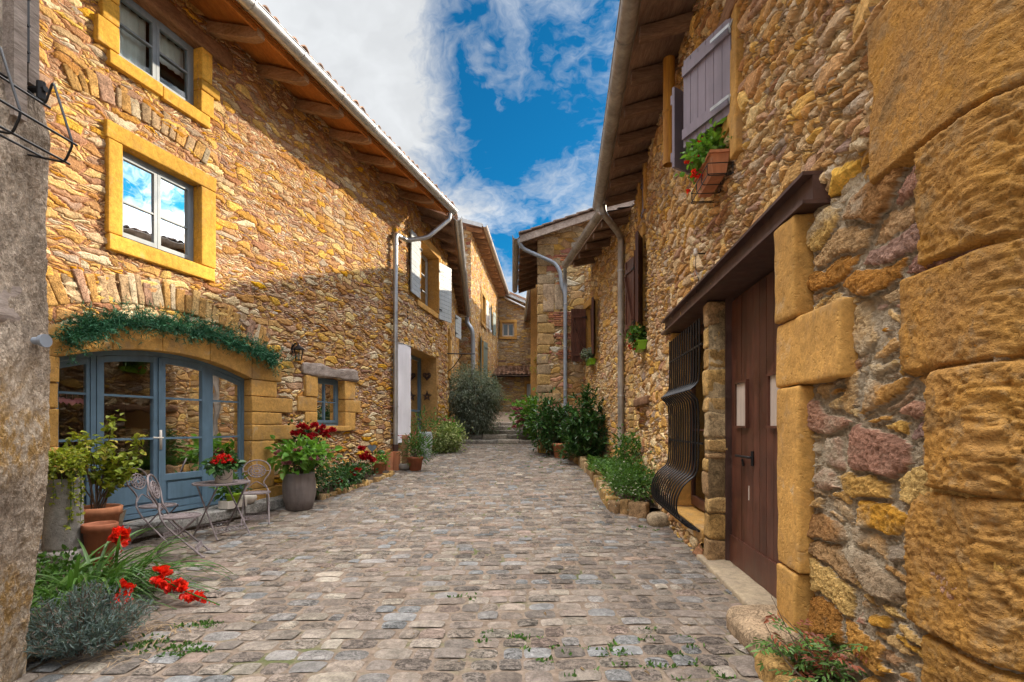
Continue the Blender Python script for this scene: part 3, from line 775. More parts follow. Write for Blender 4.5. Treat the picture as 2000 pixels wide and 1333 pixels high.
def rafters(parent, fr, ts, w0, w1, z0, slope, wd, hd, mat, shaped=True, seed=0, up=0.):
    r = np.random.default_rng(seed)
    for t in ts:
        mb = MB(); L = w1 - w0; j = r.normal(0, .015); hh = hd * r.uniform(.92, 1.08); ww = wd * r.uniform(.9, 1.1)
        def P(x, y, z):
            w = w0 + y; top = z0 - slope * (w - w1)
            tail = np.clip((w - (w1 - .16)) / .16, 0, 1) if shaped else 0 * w
            zz = top - hh + z + tail ** 1.5 * (hh * .36) * (1 - z / hh)
            return fr.P(t + (x - ww / 2 + j * np.sin(w * 5)) / fr.L, zz, w)
        mb.rbox(P, (ww, L, hh), r=.006, seg=.09, jit=.0015, seed=seed + int(t * 7), freq=8, col=.5 + r.uniform(-.18, .18))
        mb.build('rafter', mat, parent, smooth=False, weld=True)


SC = [(.54, .31, .10), (.58, .38, .16), (.40, .24, .16), (.56, .45, .30), (.50, .28, .09), (.44, .30, .17)]


def sill_stones(mb, fr, ts, zs, w0, w1, seed, proud=.012, r=.014, jit=.004, col=None):
    """a stack of dressed blocks: list of (t0, t1, z0, z1)"""
    g = np.random.default_rng(seed)
    for (a, b), (c, d) in zip(ts, zs):
        mb.frbox(fr, a + .004, b - .004, c + .004, d - .004, w0, w1 + .030 + g.uniform(-1, 1) * proud, r=r, jit=jit, seed=int(g.integers(99)), freq=9, col=(.5 + g.uniform(-.22, .22)) * np.ones(3) if col is None else col)
    return mb


# ================================================================== the long house on the left
house = thing('stone_house', 'long ochre stone house on the left with blue arched glass doors', 'house', (-5.0, 9.0, 0))
arc = lambda t: 2.30 + .25 * (1 - ((t - 7.365) / 1.385) ** 2)
wall('wall', L1, 3.4, 14.1, -.15, 7.86, M['rub_left'], house, holes=[(5.98, 8.75, .22, 2.6, lambda t: arc(t) + .06), (6.67, 7.79, 3.95, 5.15), (6.63, 7.79, 6.28, 7.26), (10.4, 11.28, 1.5, 2.5)], res=.026)
wall('wall', L2, 14.1, 17.85, .2, 7.95, M['rub_left'], house, cut=lambda t, z: z < 7.50 + .35 * (4.384 - .222 * t), holes=[(15.0, 16.7, 5.16, 6.95), (14.3, 16.75, .4, 3.72)], res=.035)
wall('wall', L3, 17.85, 28.0, .4, 7.6, M['rub_far'], house, holes=[(18.7, 19.3, 3.4, 4.8)], res=.05)
mb = MB()
for a, b, z0, z1 in (((-6.0, 3.4), (-12, 5.2), -.2, 7.6), ((-2.95, 27.98), (-11, 28.0), .4, 7.2)):
    mb.add([(a[0], a[1], z0), (b[0], b[1], z0), (b[0], b[1], z1 + 1.5), (a[0], a[1], z1)], np.array([[0, 1, 2, 3]]))
mb.add([(-12, 5.2, 0), (-11, 28, 0), (-11, 28, 9), (-12, 5.2, 9)], np.array([[0, 1, 2, 3]]))
mb.build('rear_wall', M['plaster'], house)
# arch of dressed stone and its jambs
mb = MB(); ed = [5.70, 6.55, 7.2, 7.95, 8.75, 9.42]
for k, (a, b) in enumerate(zip(ed[:-1], ed[1:])):
    top = lambda t: np.maximum(2.30 + .25 * (1 - ((t - 7.5) / 1.85) ** 2) + .30, 2.38)
    bot = lambda t: np.where((t > 5.98) & (t < 8.75), arc(t), 2.30)
    def P(x, y, z, a=a):
        t = a + .004 + x / L1.L; lo, hi = bot(t), top(t); return L1.P(t, lo + (hi - lo) * z / .3, -.20 + y)
    mb.rbox(P, ((b - a - .008) * L1.L, .282, .30), r=.012, seg=.06, jit=.003, seed=k, col=(.5 + [.05, -.05, .1, 0, -.1][k]) * np.ones(3))
mb.build('door_arch', M['ochre'], house, smooth=True, weld=True)
zj = [2.30, 2.01, 1.74, 1.52, 1.24, .41, -.05]; wj = [9.33, 9.71, 9.44, 9.86, 9.26, 9.54]
mb = sill_stones(MB(), L1, [(8.75, w) for w in wj], [(zj[i + 1], zj[i]) for i in range(6)], -.20, .045, 3)
mb.build('door_jamb', M['ochre'], house, smooth=True, weld=True)
zl = [2.30, 2.0, 1.7, 1.25, .9, .45, -.05]
mb = sill_stones(MB(), L1, [(5.98 - w, 5.98) for w in (.32, .5, .28, .45, .3, .42)], [(zl[i + 1], zl[i]) for i in range(6)], -.20, .045, 4)
mb.build('door_jamb', M['ochre'], house, smooth=True, weld=True)
# relieving arches laid in rubble above the doors and above the middle window
r = np.random.default_rng(5)
for (tc, half, zb, rise, hgt, n) in ((7.45, 1.75, 2.83, .34, .36, 30), (7.0, .95, 5.52, .12, .30, 15)):
    mb = MB(); e = np.linspace(-half, half, n + 1) + r.normal(0, half / n * .28, n + 1)
    for a, b in zip(e[:-1], e[1:]):
        hh = hgt * r.uniform(.72, 1.1); c = np.array(SC[r.integers(6)]) * r.uniform(.75, 1.1); q = r.normal(0, .05)
        def P(x, y, z):
            u = a + .005 + x; s = (u / half) * .55
            return L1.P(tc + (u + s * z * .8 + q * z) / L1.L, zb + rise * (1 - (u / half) ** 2) + z, y)
        mb.rbox(P, (max(b - a - .010, .03), .050 + r.uniform(-.016, .012), hh), r=.014, seg=.045, jit=.007, seed=int(r.integers(99)), freq=13, col=c)
    mb.build('relieving_arch', M['rubst'], house, smooth=True, weld=True)
# window surrounds
mb = MB(); sill_stones(mb, L1, [(6.47, 8.06), (6.50, 8.03), (6.49, 6.67), (7.79, 8.05)], [(5.15, 5.38), (3.74, 3.95), (3.95, 5.15), (3.95, 5.15)], -.17, .06, 8, proud=.004, jit=.003)
mb.build('window_surround', M['ochre_b'], house, smooth=True, weld=True)
mb = MB(); sill_stones(mb, L1, [(6.36, 6.63), (6.42, 6.63), (6.3, 6.63), (7.79, 8.02), (7.79, 8.12), (7.79, 7.98), (6.5, 7.2), (7.2, 7.95)], [(6.28, 6.62), (6.62, 6.9), (6.9, 7.26), (6.28, 6.62), (6.62, 6.78), (6.78, 7.26), (6.10, 6.28), (6.09, 6.28)], -.17, .06, 9, jit=.003)
mb.build('window_surround', M['ochre_b'], house, smooth=True, weld=True)
mb = MB().frbox(L1, 6.3, 8.35, 7.26, 7.52, -.2, .105, r=.03, jit=.012, freq=5)
mb.build('timber_lintel', M['wood_lintel'], house, smooth=True, weld=True)
mb = MB(); sill_stones(mb, L1, [(10.05, 10.4), (9.85, 10.4), (10.05, 10.4), (11.28, 11.66), (11.28, 11.85), (11.28, 11.66), (10.2, 11.5)], [(2.08, 2.5), (1.78, 2.08), (1.42, 1.78), (2.08, 2.5), (1.80, 2.08), (1.40, 1.80), (1.38, 1.5)], -.2, .05, 10)
mb.build('window_surround', M['ochre'], house, smooth=True, weld=True)
mb = MB().frbox(L1, 9.95, 11.75, 2.5, 2.76, -.2, .11, r=.05, jit=.022, freq=6)
mb.build('timber_lintel', M['wood_grey'], house, smooth=True, weld=True)
# french doors: one curved frame, four glazed panels, handle
w = -.12; mb = MB(); g = MB(); L = L1.L
def archbar(mb, a, b, off0, off1, w0, w1):
    t = np.linspace(a, b, 14); rows = [L1.P(t, arc(t) - o, ww) for o, ww in ((off0, w0), (off0, w1), (off1, w1), (off1, w0), (off0, w0))]
    mb.grid(np.stack(rows, 0))
archbar(mb, 5.98, 8.75, 0, .065, w - .06, w + .03)
mb.fbox(L1, 5.98, 8.75, .24, .30, w - .06, w + .05)
for a, b in ((5.98, 6.03), (8.70, 8.75), (6.41, 6.47), (8.04, 8.11)):
    t = (a + b) / 2; mb.fbox(L1, a, b, .30, float(arc(t)) - .06, w - .055, w + .028)
for k, (a, b) in enumerate(((6.035, 6.405), (6.475, 7.275), (7.285, 8.035), (8.115, 8.695))):
    s = .085 / L if k in (1, 2) else .04 / L; e0, e1 = w - .03, w + (.036 if k in (1, 2) else .02)
    for c in (a, b - s):
        ct = c + s / 2; zt = float(arc(ct)) - .07; mb.fbox(L1, c, c + s, .31, zt, e0, e1)
    archbar(mb, a + s, b - s, .07, .15, e0, e1 - .002)
    zb = .80 if k in (1, 2) else .72
    mb.fbox(L1, a + s, b - s, .31, .40, e0, e1 - .003).fbox(L1, a + s, b - s, zb - .09, zb, e0, e1 - .003)
    mb.fbox(L1, a + s, b - s, .40, zb - .09, e0 + .01, e1 - .028)
    mb.fbox(L1, a + s + .04, b - s - .04, .435, zb - .125, e1 - .029, e1 - .012)
    for zz in (1.32, 1.90): mb.fbox(L1, a + s, b - s, zz - .014, zz + .014, e0 + .003, e1 - .006)
    t = np.linspace(a + s * .5, b - s * .5, 10); g.grid(np.stack([L1.P(t, zb - .03 + 0 * t, w + .001), L1.P(t, arc(t) - .11, w + .001)], 0))
mb.fbox(L1, 7.255, 7.305, .31, float(arc(7.28)) - .08, w + .037, w + .055)
fd = mb.build('french_door', M['blue'], house); g.build('pane', M['glass'], fd)
mb = MB().fbox(L1, 7.262, 7.296, 1.16, 1.44, w + .056, w + .064).tube(corners([L1.P(7.279, 1.33, w + .06), L1.P(7.279, 1.33, w + .11), L1.P(7.13, 1.335, w + .115)], .02), .011)
mb.build('handle', M['cream'], fd, smooth=True)
room(house, L1, 5.98, 8.75, .3, 2.55, -.2, -3.2)
# doorstep of flat stones under the doors
mb = MB(); r = np.random.default_rng(3); t = 5.6
while t < 9.5:
    n = r.uniform(.5, .9); c = np.array((.33, .315, .29)) * r.uniform(.8, 1.1)
    mb.frbox(L1, t, min(t + n, 9.55) - .006, .06, .22 + r.normal(0, .006), -.2, .40 + r.normal(0, .012), r=.02, jit=.006, seed=int(t * 9), freq=8, col=c); t += n
mb.frbox(L1, 5.6, 9.5, -.1, .07, -.1, .33, r=.02, jit=.01, col=(.16, .13, .10))
mb.build('doorstep', M['rubst'], house, smooth=True, weld=True)
# windows
for (a, b, z0, z1, pn, bars) in ((6.67, 7.79, 3.95, 5.15, 'glass_hi', (.42,)), (6.63, 7.79, 6.28, 7.26, 'glass_low', (.55,))):
    casement(house, L1, a, b, z0, z1, -.09, M['greyblue'], 2, bars, pn); room(house, L1, a, b, z0, z1, -.17, -1.6)
for (a, b, z0, z1) in ((6.72, 7.17, 6.78, 7.2), (7.25, 7.74, 6.78, 7.2), (6.72, 7.17, 6.30, 6.78), (6.73, 7.2, 3.98, 4.55), (7.27, 7.73, 3.98, 4.55)):
    mb = MB(); t = np.linspace(a, b, 24); mb.grid(np.stack([L1.P(t, z + 0 * t, -.20 + .012 * np.sin(t * 60)) for z in (z0, z1)], 0))
    mb.build('curtain', M['curtain'], house, smooth=True)
casement(house, L1, 10.4, 11.28, 1.5, 2.5, -.12, M['blue'], 1, (.5,), 'glass', fw=.06)
mb = MB().fbox(L1, 10.80, 10.84, 1.62, 2.39, -.15, -.09); mb.build('glazing_bar', M['blue'], house)
room(house, L1, 10.4, 11.28, 1.5, 2.5, -.2, -1.5)
# second stretch: window with shutters, recessed door
mb = MB(); sill_stones(mb, L2, [(14.8, 16.95), (14.8, 16.95), (16.7, 16.95), (14.8, 15.0)], [(6.95, 7.22), (4.98, 5.16), (5.16, 6.95), (5.16, 6.95)], -.35, .06, 21)
mb.build('window_surround', M['ochre'], house, smooth=True, weld=True)
casement(house, L2, 15.0, 16.7, 5.16, 6.95, -.3, M['ltgrey'], 2, (.33, .66)); room(house, L2, 15.0, 16.7, 5.16, 6.95, -.36, -1.6)
h = L2.P(14.98, 0, .085)[:2]; shutter(house, h, (L2.P(14.0, 0, .12)[:2] - h), .86, 5.2, 6.92, M['ltgrey'], out=L2.n, horiz=True)
h = L2.P(16.75, 0, .085)[:2]; shutter(house, h, (L2.P(17.6, 0, .30)[:2] - h), .80, 5.0, 6.85, M['ltgrey'], out=L2.n, horiz=True)
h = L3.P(18.4, 0, .30)[:2]; shutter(house, h, (L3.P(18.9, 0, .45)[:2] - h), .6, 4.7, 5.5, M['ltgrey'], out=L3.n, horiz=True)
mb = MB(); sill_stones(mb, L3, [(18.45, 18.7), (19.3, 19.7), (18.45, 19.7), (18.45, 19.7)], [(3.4, 4.8), (3.4, 4.8), (4.8, 5.02), (3.22, 3.4)], -.25, .06, 27)
mb.build('window_surround', M['ochre'], house, smooth=True, weld=True)
casement(house, L3, 18.7, 19.3, 3.4, 4.8, -.2, M['ltgrey'], 1, (.5,)); room(house, L3, 18.7, 19.3, 3.4, 4.8, -.26, -1.2)
mb = MB()                                                        # rendered reveal of the recessed door
mb.fbox(L2, 16.70, 17.0, .35, 3.72, -.62, .02).fbox(L2, 14.3, 17.0, 3.70, 3.86, -.62, .015).fbox(L2, 14.1, 14.32, .35, 3.7, -.62, .01)
mb.build('door_reveal', M['plaster'], house)
mb = MB(); a, b = 14.32, 16.70
for t0, t1 in ((a, a + .09), (15.15, 15.30), (b - .09, b)): mb.fbox(L2, t0, t1, .42, 3.70, -.60, -.5)
for z0, z1 in ((3.60, 3.70), (.42, .62), (1.95, 2.01)): mb.fbox(L2, a, b, z0, z1, -.595, -.51)
for t0, t1 in ((a + .10, 15.14),):
    mb.fbox(L2, t0, t1, .62, 1.5, -.57, -.53)
    for zz in (2.4, 3.0): mb.fbox(L2, t0, t1, zz, zz + .03, -.57, -.53)
dd = mb.build('door', M['blue'], house); MB().fbox(L2, a + .05, b - .05, .6, 3.62, -.556, -.548).build('pane', M['glass_hi'], dd)
MB().tube(corners([L2.P(15.22, 1.9, -.5), L2.P(15.22, 1.9, -.44), L2.P(15.22, 2.15, -.44), L2.P(15.22, 2.15, -.5)], .03), .02).build('handle', M['iron'], dd, smooth=True)
room(house, L2, 14.3, 16.7, .5, 3.7, -.63, -2.2, e=.1)
# roof: tiles, soffit, rafters, gutters, downpipes
tile_roof(house, L1, 3.0, 14.75, 1.04, 7.53, .35, 5.5, M['tile'], amp=.085, ov=.10, up=.085)
E2 = Fr((-.772, 0), (-.062, 1), (1, .062))                        # eave line past the bend
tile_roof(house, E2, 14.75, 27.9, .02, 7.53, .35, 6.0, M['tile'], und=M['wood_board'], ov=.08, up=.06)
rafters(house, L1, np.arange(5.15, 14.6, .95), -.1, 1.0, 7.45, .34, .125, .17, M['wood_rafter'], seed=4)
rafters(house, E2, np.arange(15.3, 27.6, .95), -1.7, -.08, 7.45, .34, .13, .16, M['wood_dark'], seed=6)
mb = MB().fbox(L1, 3.0, 14.7, 7.40, 7.52, .955, .985); mb.build('fascia', M['wood_soffit'], house)
gutter(house, L1, 3.0, 14.68, 1.155, 7.53, .115, 'zinc', 1.05)
gutter(house, E2, 14.72, 27.9, .12, 7.52, .115, 'zinc', 1.6)
pp = [L1.P(14.55, 7.42, 1.08), L1.P(14.55, 7.25, 1.07), L1.P(14.1, 6.62, .62), L1.P(13.85, 6.50, .15), L1.P(13.28, 6.46, .14), L1.P(13.28, .95, .14)]
pipe(house, pp, .062, 'zinc', bands=[(L1.P(13.28, z, .14), L1.P(13.28, z, -.02)) for z in (6.2, 3.7, 2.0, 1.3)])
MB().tube([L1.P(13.28, .45, .14), L1.P(13.28, 1.02, .14)], .075, 12).build('downpipe_shoe', M['steel'], house, smooth=True)
pe = [E2.P(27.8, 7.4, .05), E2.P(27.8, 7.1, .05), A(-2.15, 27.7, 6.7), A(-2.12, 27.8, 6.2), A(-2.1, 27.86, 1.6)]
pipe(house, pe, .12, 'bluegrey', rad=.3, bands=[((-2.1, 27.86, z), (-2.1, 28.05, z)) for z in (4.5, 6.0)])
mb = MB().tube([L3.P(18.1, 4.05, 0), L3.P(18.1, 4.05, 1.0)], .02).tube(bez([L3.P(18.1, 3.4, .02), L3.P(18.1, 3.6, .25), L3.P(18.1, 4.02, .55)]), .014)
mb.build('sign_bracket', M['iron'], house)

# ================================================================== tall house beyond it
h3 = thing('stone_house', 'tall sunlit stone house beyond the big grey-green bush', 'house', (-2.6, 34, 1.2))
wall('wall', H3S, -3.6, -2.26, 1.0, 12.4, M['rub_gable'], h3, res=.05, cut=lambda t, z: z < 12.15 - (t + 2.27) * .28)
wall('wall', H3, 28.0, 42.0, 1.0, 12.15, M['rub_far'], h3, res=.06, holes=[(32.0, 33.6, 8.1, 9.85), (36.3, 37.6, 8.3, 9.9), (31.3, 32.5, 4.6, 6.85)])
mb = MB(); sill_stones(mb, H3, [(31.7, 32.0), (33.6, 33.9), (31.7, 33.9), (31.7, 33.9), (31.0, 31.3), (32.5, 32.8), (31.0, 32.8)], [(8.1, 9.85), (8.1, 9.85), (9.85, 10.15), (7.85, 8.1), (4.6, 6.85), (4.6, 6.85), (6.85, 7.15)], -.3, .06, 31)
mb.build('window_surround', M['ochre'], h3, smooth=True, weld=True)
for (a, b, z0, z1) in ((32.0, 33.6, 8.1, 9.85), (36.3, 37.6, 8.3, 9.9), (31.3, 32.5, 4.6, 6.85)):
    casement(h3, H3, a, b, z0, z1, -.22, M['ltgrey'], 2, (.5,)); room(h3, H3, a, b, z0, z1, -.3, -1.2, e=.1)
for (t, t2, z0, z1, mt, wv) in ((33.75, 35.2, 8.0, 9.8, 'cream', .62), (36.2, 35.4, 8.2, 9.9, 'greygreen', .6), (37.7, 38.6, 8.2, 9.9, 'greygreen', .6), (31.2, 30.3, 4.5, 6.9, 'greygreen', .6), (32.6, 34.2, 4.5, 6.9, 'greygreen', .95), (38.5, 39.6, 3.4, 5.1, 'ltgrey', .8)):
    hp = H3.P(t, 0, .1)[:2]; shutter(h3, hp, H3.P(t2, 0, .30)[:2] - hp, wv, z0, z1, M[mt], out=H3.n, hinges=False)
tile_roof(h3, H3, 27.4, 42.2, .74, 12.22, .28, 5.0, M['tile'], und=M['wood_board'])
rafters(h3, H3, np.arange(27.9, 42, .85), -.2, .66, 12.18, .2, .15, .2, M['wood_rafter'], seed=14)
gutter(h3, H3, 27.4, 42.1, .86, 12.24, .13, 'zinc_w', 1.5)
mb = MB(); c = [H3.P(27.36, 12.30 + s * .28, .72 - s) + A(0, 0, q) for s in (0, 5) for q in (-.22, -.01)]; mb.add(c, np.array([[0, 2, 3, 1]])); mb.add(np.array(c) + A(0, -.05, 0), np.array([[0, 1, 3, 2]])); mb.build('bargeboard', M['ltgrey'], h3)
pipe(h3, [A(-1.22, 41.6, 11.8), A(-1.22, 41.6, 5.2)], .07, 'white', rad=.1)

# ================================================================== house closing the lane, with its lean-to
he = thing('stone_house', 'grey-brown stone house closing the far end of the lane, one small window', 'house', (.3, 42, 2.2))
wall('wall', END, -1.6, 4.2, 1.8, 12.6, M['rub_end'], he, res=.07, holes=[(-.80, .18, 8.82, 9.95)], cut=lambda t, z: z < 12.35 - (t + .65) * .42)
mb = MB(); sill_stones(mb, END, [(-1.0, -.80), (.18, .40), (-1.02, .42), (-1.02, .42)], [(8.82, 9.95), (8.82, 9.95), (9.95, 10.2), (8.6, 8.82)], -.25, .06, 41); mb.build('window_surround', M['ochre'], he, smooth=True, weld=True)
casement(he, END, -.80, .18, 8.82, 9.95, -.15, M['cream'], 2, ()); room(he, END, -.8, .18, 8.82, 9.95, -.25, -1.2)
mb = MB(); t0, t1 = -1.0, 4.4; zz = lambda t: 12.45 - (t + .65) * .42
mb.box8(np.array([END.P(t, zz(t) + q, wv) for q in (0, .14) for t, wv in ((t0, .45), (t1, .45), (t1, -4), (t0, -4))]), col=.5)
mb.build('roof', M['tile'], he)
mb = MB(); mb.box8(np.array([END.P(t, zz(t) + q, wv) for q in (-.26, -.01) for t, wv in ((t0, .42), (t1, .42), (t1, .36), (t0, .36))])); mb.build('bargeboard', M['ltgrey'], he)
pipe(he, [A(-.62, 41.75, 12.05), A(-.5, 41.75, 11.9), A(1.35, 41.75, 11.0), A(1.68, 41.75, 10.7), A(1.68, 41.75, 5.4)], .10, 'zinc', rad=.3, bands=[((1.68, 41.75, z), (1.68, 42.0, z)) for z in (9, 7)])
ln = thing('lean_to', 'low stone lean-to with a clay tile roof and pale grey door below the far house', 'outbuilding', (.3, 38, 2.4))
wall('wall', LEAN, -1.6, 4.0, 1.6, 5.15, M['rub_end'], ln, res=.06, holes=[(1.10, 2.0, 2.4, 4.62)])
mb = MB(); sill_stones(mb, LEAN, [(.92, 1.10), (.92, 2.2)], [(2.3, 4.62), (4.62, 4.86)], -.2, .05, 43); mb.build('door_surround', M['ochre'], ln, smooth=True, weld=True)
mb = MB()
for i in range(5): mb.fbox(LEAN, 1.10 + i * .18, 1.28 + i * .18 - .006, 2.4, 4.62, -.14, -.10)
dl = mb.build('door', M['ltgrey'], ln); MB().tube([LEAN.P(1.22, 3.35, -.1), LEAN.P(1.22, 3.35, -.02)], .05).build('handle', M['iron'], dl)
tile_roof(ln, LEAN, -1.5, 4.0, .45, 5.22, .27, 4.5, M['tile'], period=.30, amp=.10, und=M['wood_board'])
gutter(ln, LEAN, -1.5, 1.15, .52, 5.16, .07, 'iron', 2.0)

# ================================================================== right: house behind the gable, seen as a sliver
hf = thing('stone_house', 'rendered house of which only a sliver shows past the gable corner', 'house', (3, 34, 1.6))
mb = MB().fbox(FR, 23, 46, 1.0, 10.1, -5, 0); mb.build('wall', M['pale'], hf)
tile_roof(hf, FR, 22.8, 46, .5, 10.15, .3, 5.5, M['tile'], und=M['wood_board']); gutter(hf, FR, 22.8, 46, .56, 10.15, .1, 'zinc', 2)

# ================================================================== gable house
gh = thing('stone_house', 'gabled stone house with brick patches and a dark tiled verge at the bend', 'house', (2.2, 18, .7))
gz = lambda x: 7.30 + (x - .23) * .33
wall('wall', G, .82, 8.0, .3, 10.2, M['rub_gable'], gh, res=.034, cut=lambda t, z: z < gz(t) - .02)
wall('wall', GS, 15.7, 21.4, .3, 7.5, M['rub_gable'], gh, res=.06)
mb = MB(); mb.add([(.78, 21.4, .3), (8, 21.4, .3), (8, 21.4, 9.8), (.78, 21.4, 7.4)], np.array([[0, 1, 2, 3]])); mb.add([(8, 15.7, .3), (8, 21.4, .3), (8, 21.4, 9.8), (8, 15.7, 9.8)], np.array([[0, 1, 2, 3]])); mb.build('rear_wall', M['plaster'], gh)
mb = MB(); r = np.random.default_rng(17); z = .75                    # corner stones
while z < 7.3:
    hh = r.uniform(.2, .42); wd = r.uniform(.28, .75); c = np.array([(.42, .29, .15), (.42, .27, .12), (.38, .28, .17), (.45, .29, .11)][r.integers(4)]) * r.uniform(.85, 1.1)
    mb.rbox(lambda x, y, q: np.stack([.785 + x, 15.645 + y, z + q], -1), (wd, r.uniform(.3, .6), min(hh, 7.35 - z) - .012), r=.025, seg=.07, jit=.010, seed=int(z * 9), freq=9, col=c); z += hh
mb.build('corner_stones', M['rubst'], gh, smooth=True, weld=True)
for (x0, x1, z0, z1) in ((1.2, 1.95, 4.55, 4.95), (1.25, 2.15, 4.15, 4.34), (1.45, 2.2, 3.55, 3.75), (1.0, 1.9, 6.55, 6.68)):                                         # brick repairs
    z = z0; mb = MB()
    while z < z1:
        x = x0 + r.uniform(-.12, .1)
        while x < x1:
            wd = r.uniform(.14, .28); mb.rbox(lambda a, b, q: np.stack([x + a, 15.66 - .015 + b, z + q], -1), (wd - .012, .06, .052), r=.008, seg=.08, jit=.004, seed=int(x * 50) % 91, col=np.array([(.44, .17, .085), (.48, .22, .10), (.36, .15, .10)][r.integers(3)]) * r.uniform(.75, 1.15)); x += wd
        z += .064
    mb.build('brick_patch', M['rubst'], gh, smooth=True, weld=True)
mb = MB().rbox(lambda a, b, q: np.stack([.95 + a, 15.63 + b, 4.98 + q], -1), (.34, .08, .86), r=.02, seg=.1, jit=.006, col=(.40, .29, .19)).rbox(lambda a, b, q: np.stack([1.30 + a, 15.635 + b, 5.05 + q], -1), (.26, .08, .78), r=.02, seg=.1, jit=.006, col=(.42, .32, .22))
mb.build('blocked_opening', M['rubst'], gh, smooth=True, weld=True)
VG = Fr((.23, 0), (0, 1), (-1, 0))
gt = tile_roof(gh, VG, 15.25, 21.3, 0, 7.18, .33, 6.2, M['tile_d'], und=M['wood_board'])
mb = MB(); cs = 1 / math.hypot(1, .33)                             # verge: bargeboard and rising row of edge tiles
mb.box8(np.array([A(.23 + s * cs, y, 7.10 + s * .33 * cs + q) for q in (-.14, .06) for s, y in ((0, 15.24), (6.2, 15.24), (6.2, 15.32), (0, 15.32))])); mb.build('bargeboard', M['wood_grey'], gh)
mb = MB(); r = np.random.default_rng(8)
for k in range(17):
    s0 = k * .36 - .03; mb.rbox(lambda a, b, q: np.stack([.23 + (s0 + a) * cs, 15.19 + b, 7.19 + (s0 + a) * .33 * cs + q + .035 - a * .07], -1), (.42, .2, .05), r=.012, seg=.1, jit=.005, seed=k, col=.5 + r.uniform(-.15, .15))
mb.build('verge_tiles', M['tile_d'], gh, smooth=True, weld=True)
rafters(gh, VG, np.arange(15.6, 21.2, .62), -.75, -.04, 7.12, .33, .11, .13, M['wood_dark'], shaped=False, seed=24)
gutter(gh, VG, 15.2, 21.4, .11, 7.15, .10, 'zinc_w', 1.2)
pipe(gh, [A(.20, 15.3, 7.1), A(.21, 15.3, 6.98), A(.34, 15.4, 6.82), A(1.30, 15.56, 6.45), A(1.46, 15.56, 6.2), A(1.50, 15.56, 5.8), A(1.62, 15.56, 5.5), A(1.62, 15.56, 1.2)], .058, 'bluegrey', rad=.12, bands=[((1.62, 15.56, z), (1.62, 15.75, z)) for z in (5.2, 3.9, 2.6)])
pipe(gh, [A(1.535, 14.68, 6.06), A(1.54, 14.9, 6.06), A(1.60, 15.4, 5.98), A(1.62, 15.56, 5.8), A(1.62, 15.56, 5.4)], .055, 'bluegrey', rad=.14)

# ================================================================== near right house
rh = thing('stone_house', 'near golden stone house on the right with huge corner blocks and brown plank door', 'house', (2.6, 7, 0))
holesR = [(1.9, 3.27, -.2, 2.86), (3.57, 5.71, -.2, 2.86), (5.71, 7.45, .30, 2.86), (4.64, 5.9, 4.36, 5.22), (9.7, 10.3, 5.6, 6.42), (9.88, 10.8, 3.5, 5.12), (9.55, 10.6, 1.42, 1.9)]
wall('wall', R1, 1.90, 11.2, -.15, 6.62, M['rub_right'], rh, holes=holesR, res=.017, rest=lambda t: .010 + .0022 * (t - 3), lean=lambda t, z: -.075 * np.clip((3.0 - z) / .11, 0, 1) * (t < 3.3))
wall('wall', R1, 1.90, 3.30, -.15, 2.92, M['rub_smear'], rh, res=.011, lean=lambda t, z: -.07 * np.clip((z - 2.76) / .12, 0, 1) * np.clip((t - 2.5) / .1, 0, 1) - .06 * np.clip((t - 3.24) / .05, 0, 1))
MB().fbox(R1, 1.95, 3.32, 2.4, 3.3, -.25, -.085).build('wall_core', M['curb'], rh)
CH = Fr(R1.P(1.90, 0)[:2], A(.70, -.71), A(-.71, -.70))            # the cut-off corner beside the camera
wall('wall', CH, 0, 1.6, -.15, 4.6, M['rub_smear'], rh, res=.02)
wall('wall', R2, 11.2, 15.7, .0, 6.35, M['rub_right2'], rh, holes=[(14.4, 15.37, 3.54, 5.0)], res=.026)
mb = MB(); mb.add([(2.93, .85, -.2), (12, .85, -.2), (12, .85, 9), (2.93, .85, 6.6)], np.array([[0, 1, 2, 3]])); mb.add([(12, .85, 0), (12, 15.5, 0), (12, 15.5, 9), (12, .85, 9)], np.array([[0, 1, 2, 3]])); mb.build('rear_wall', M['plaster'], rh)


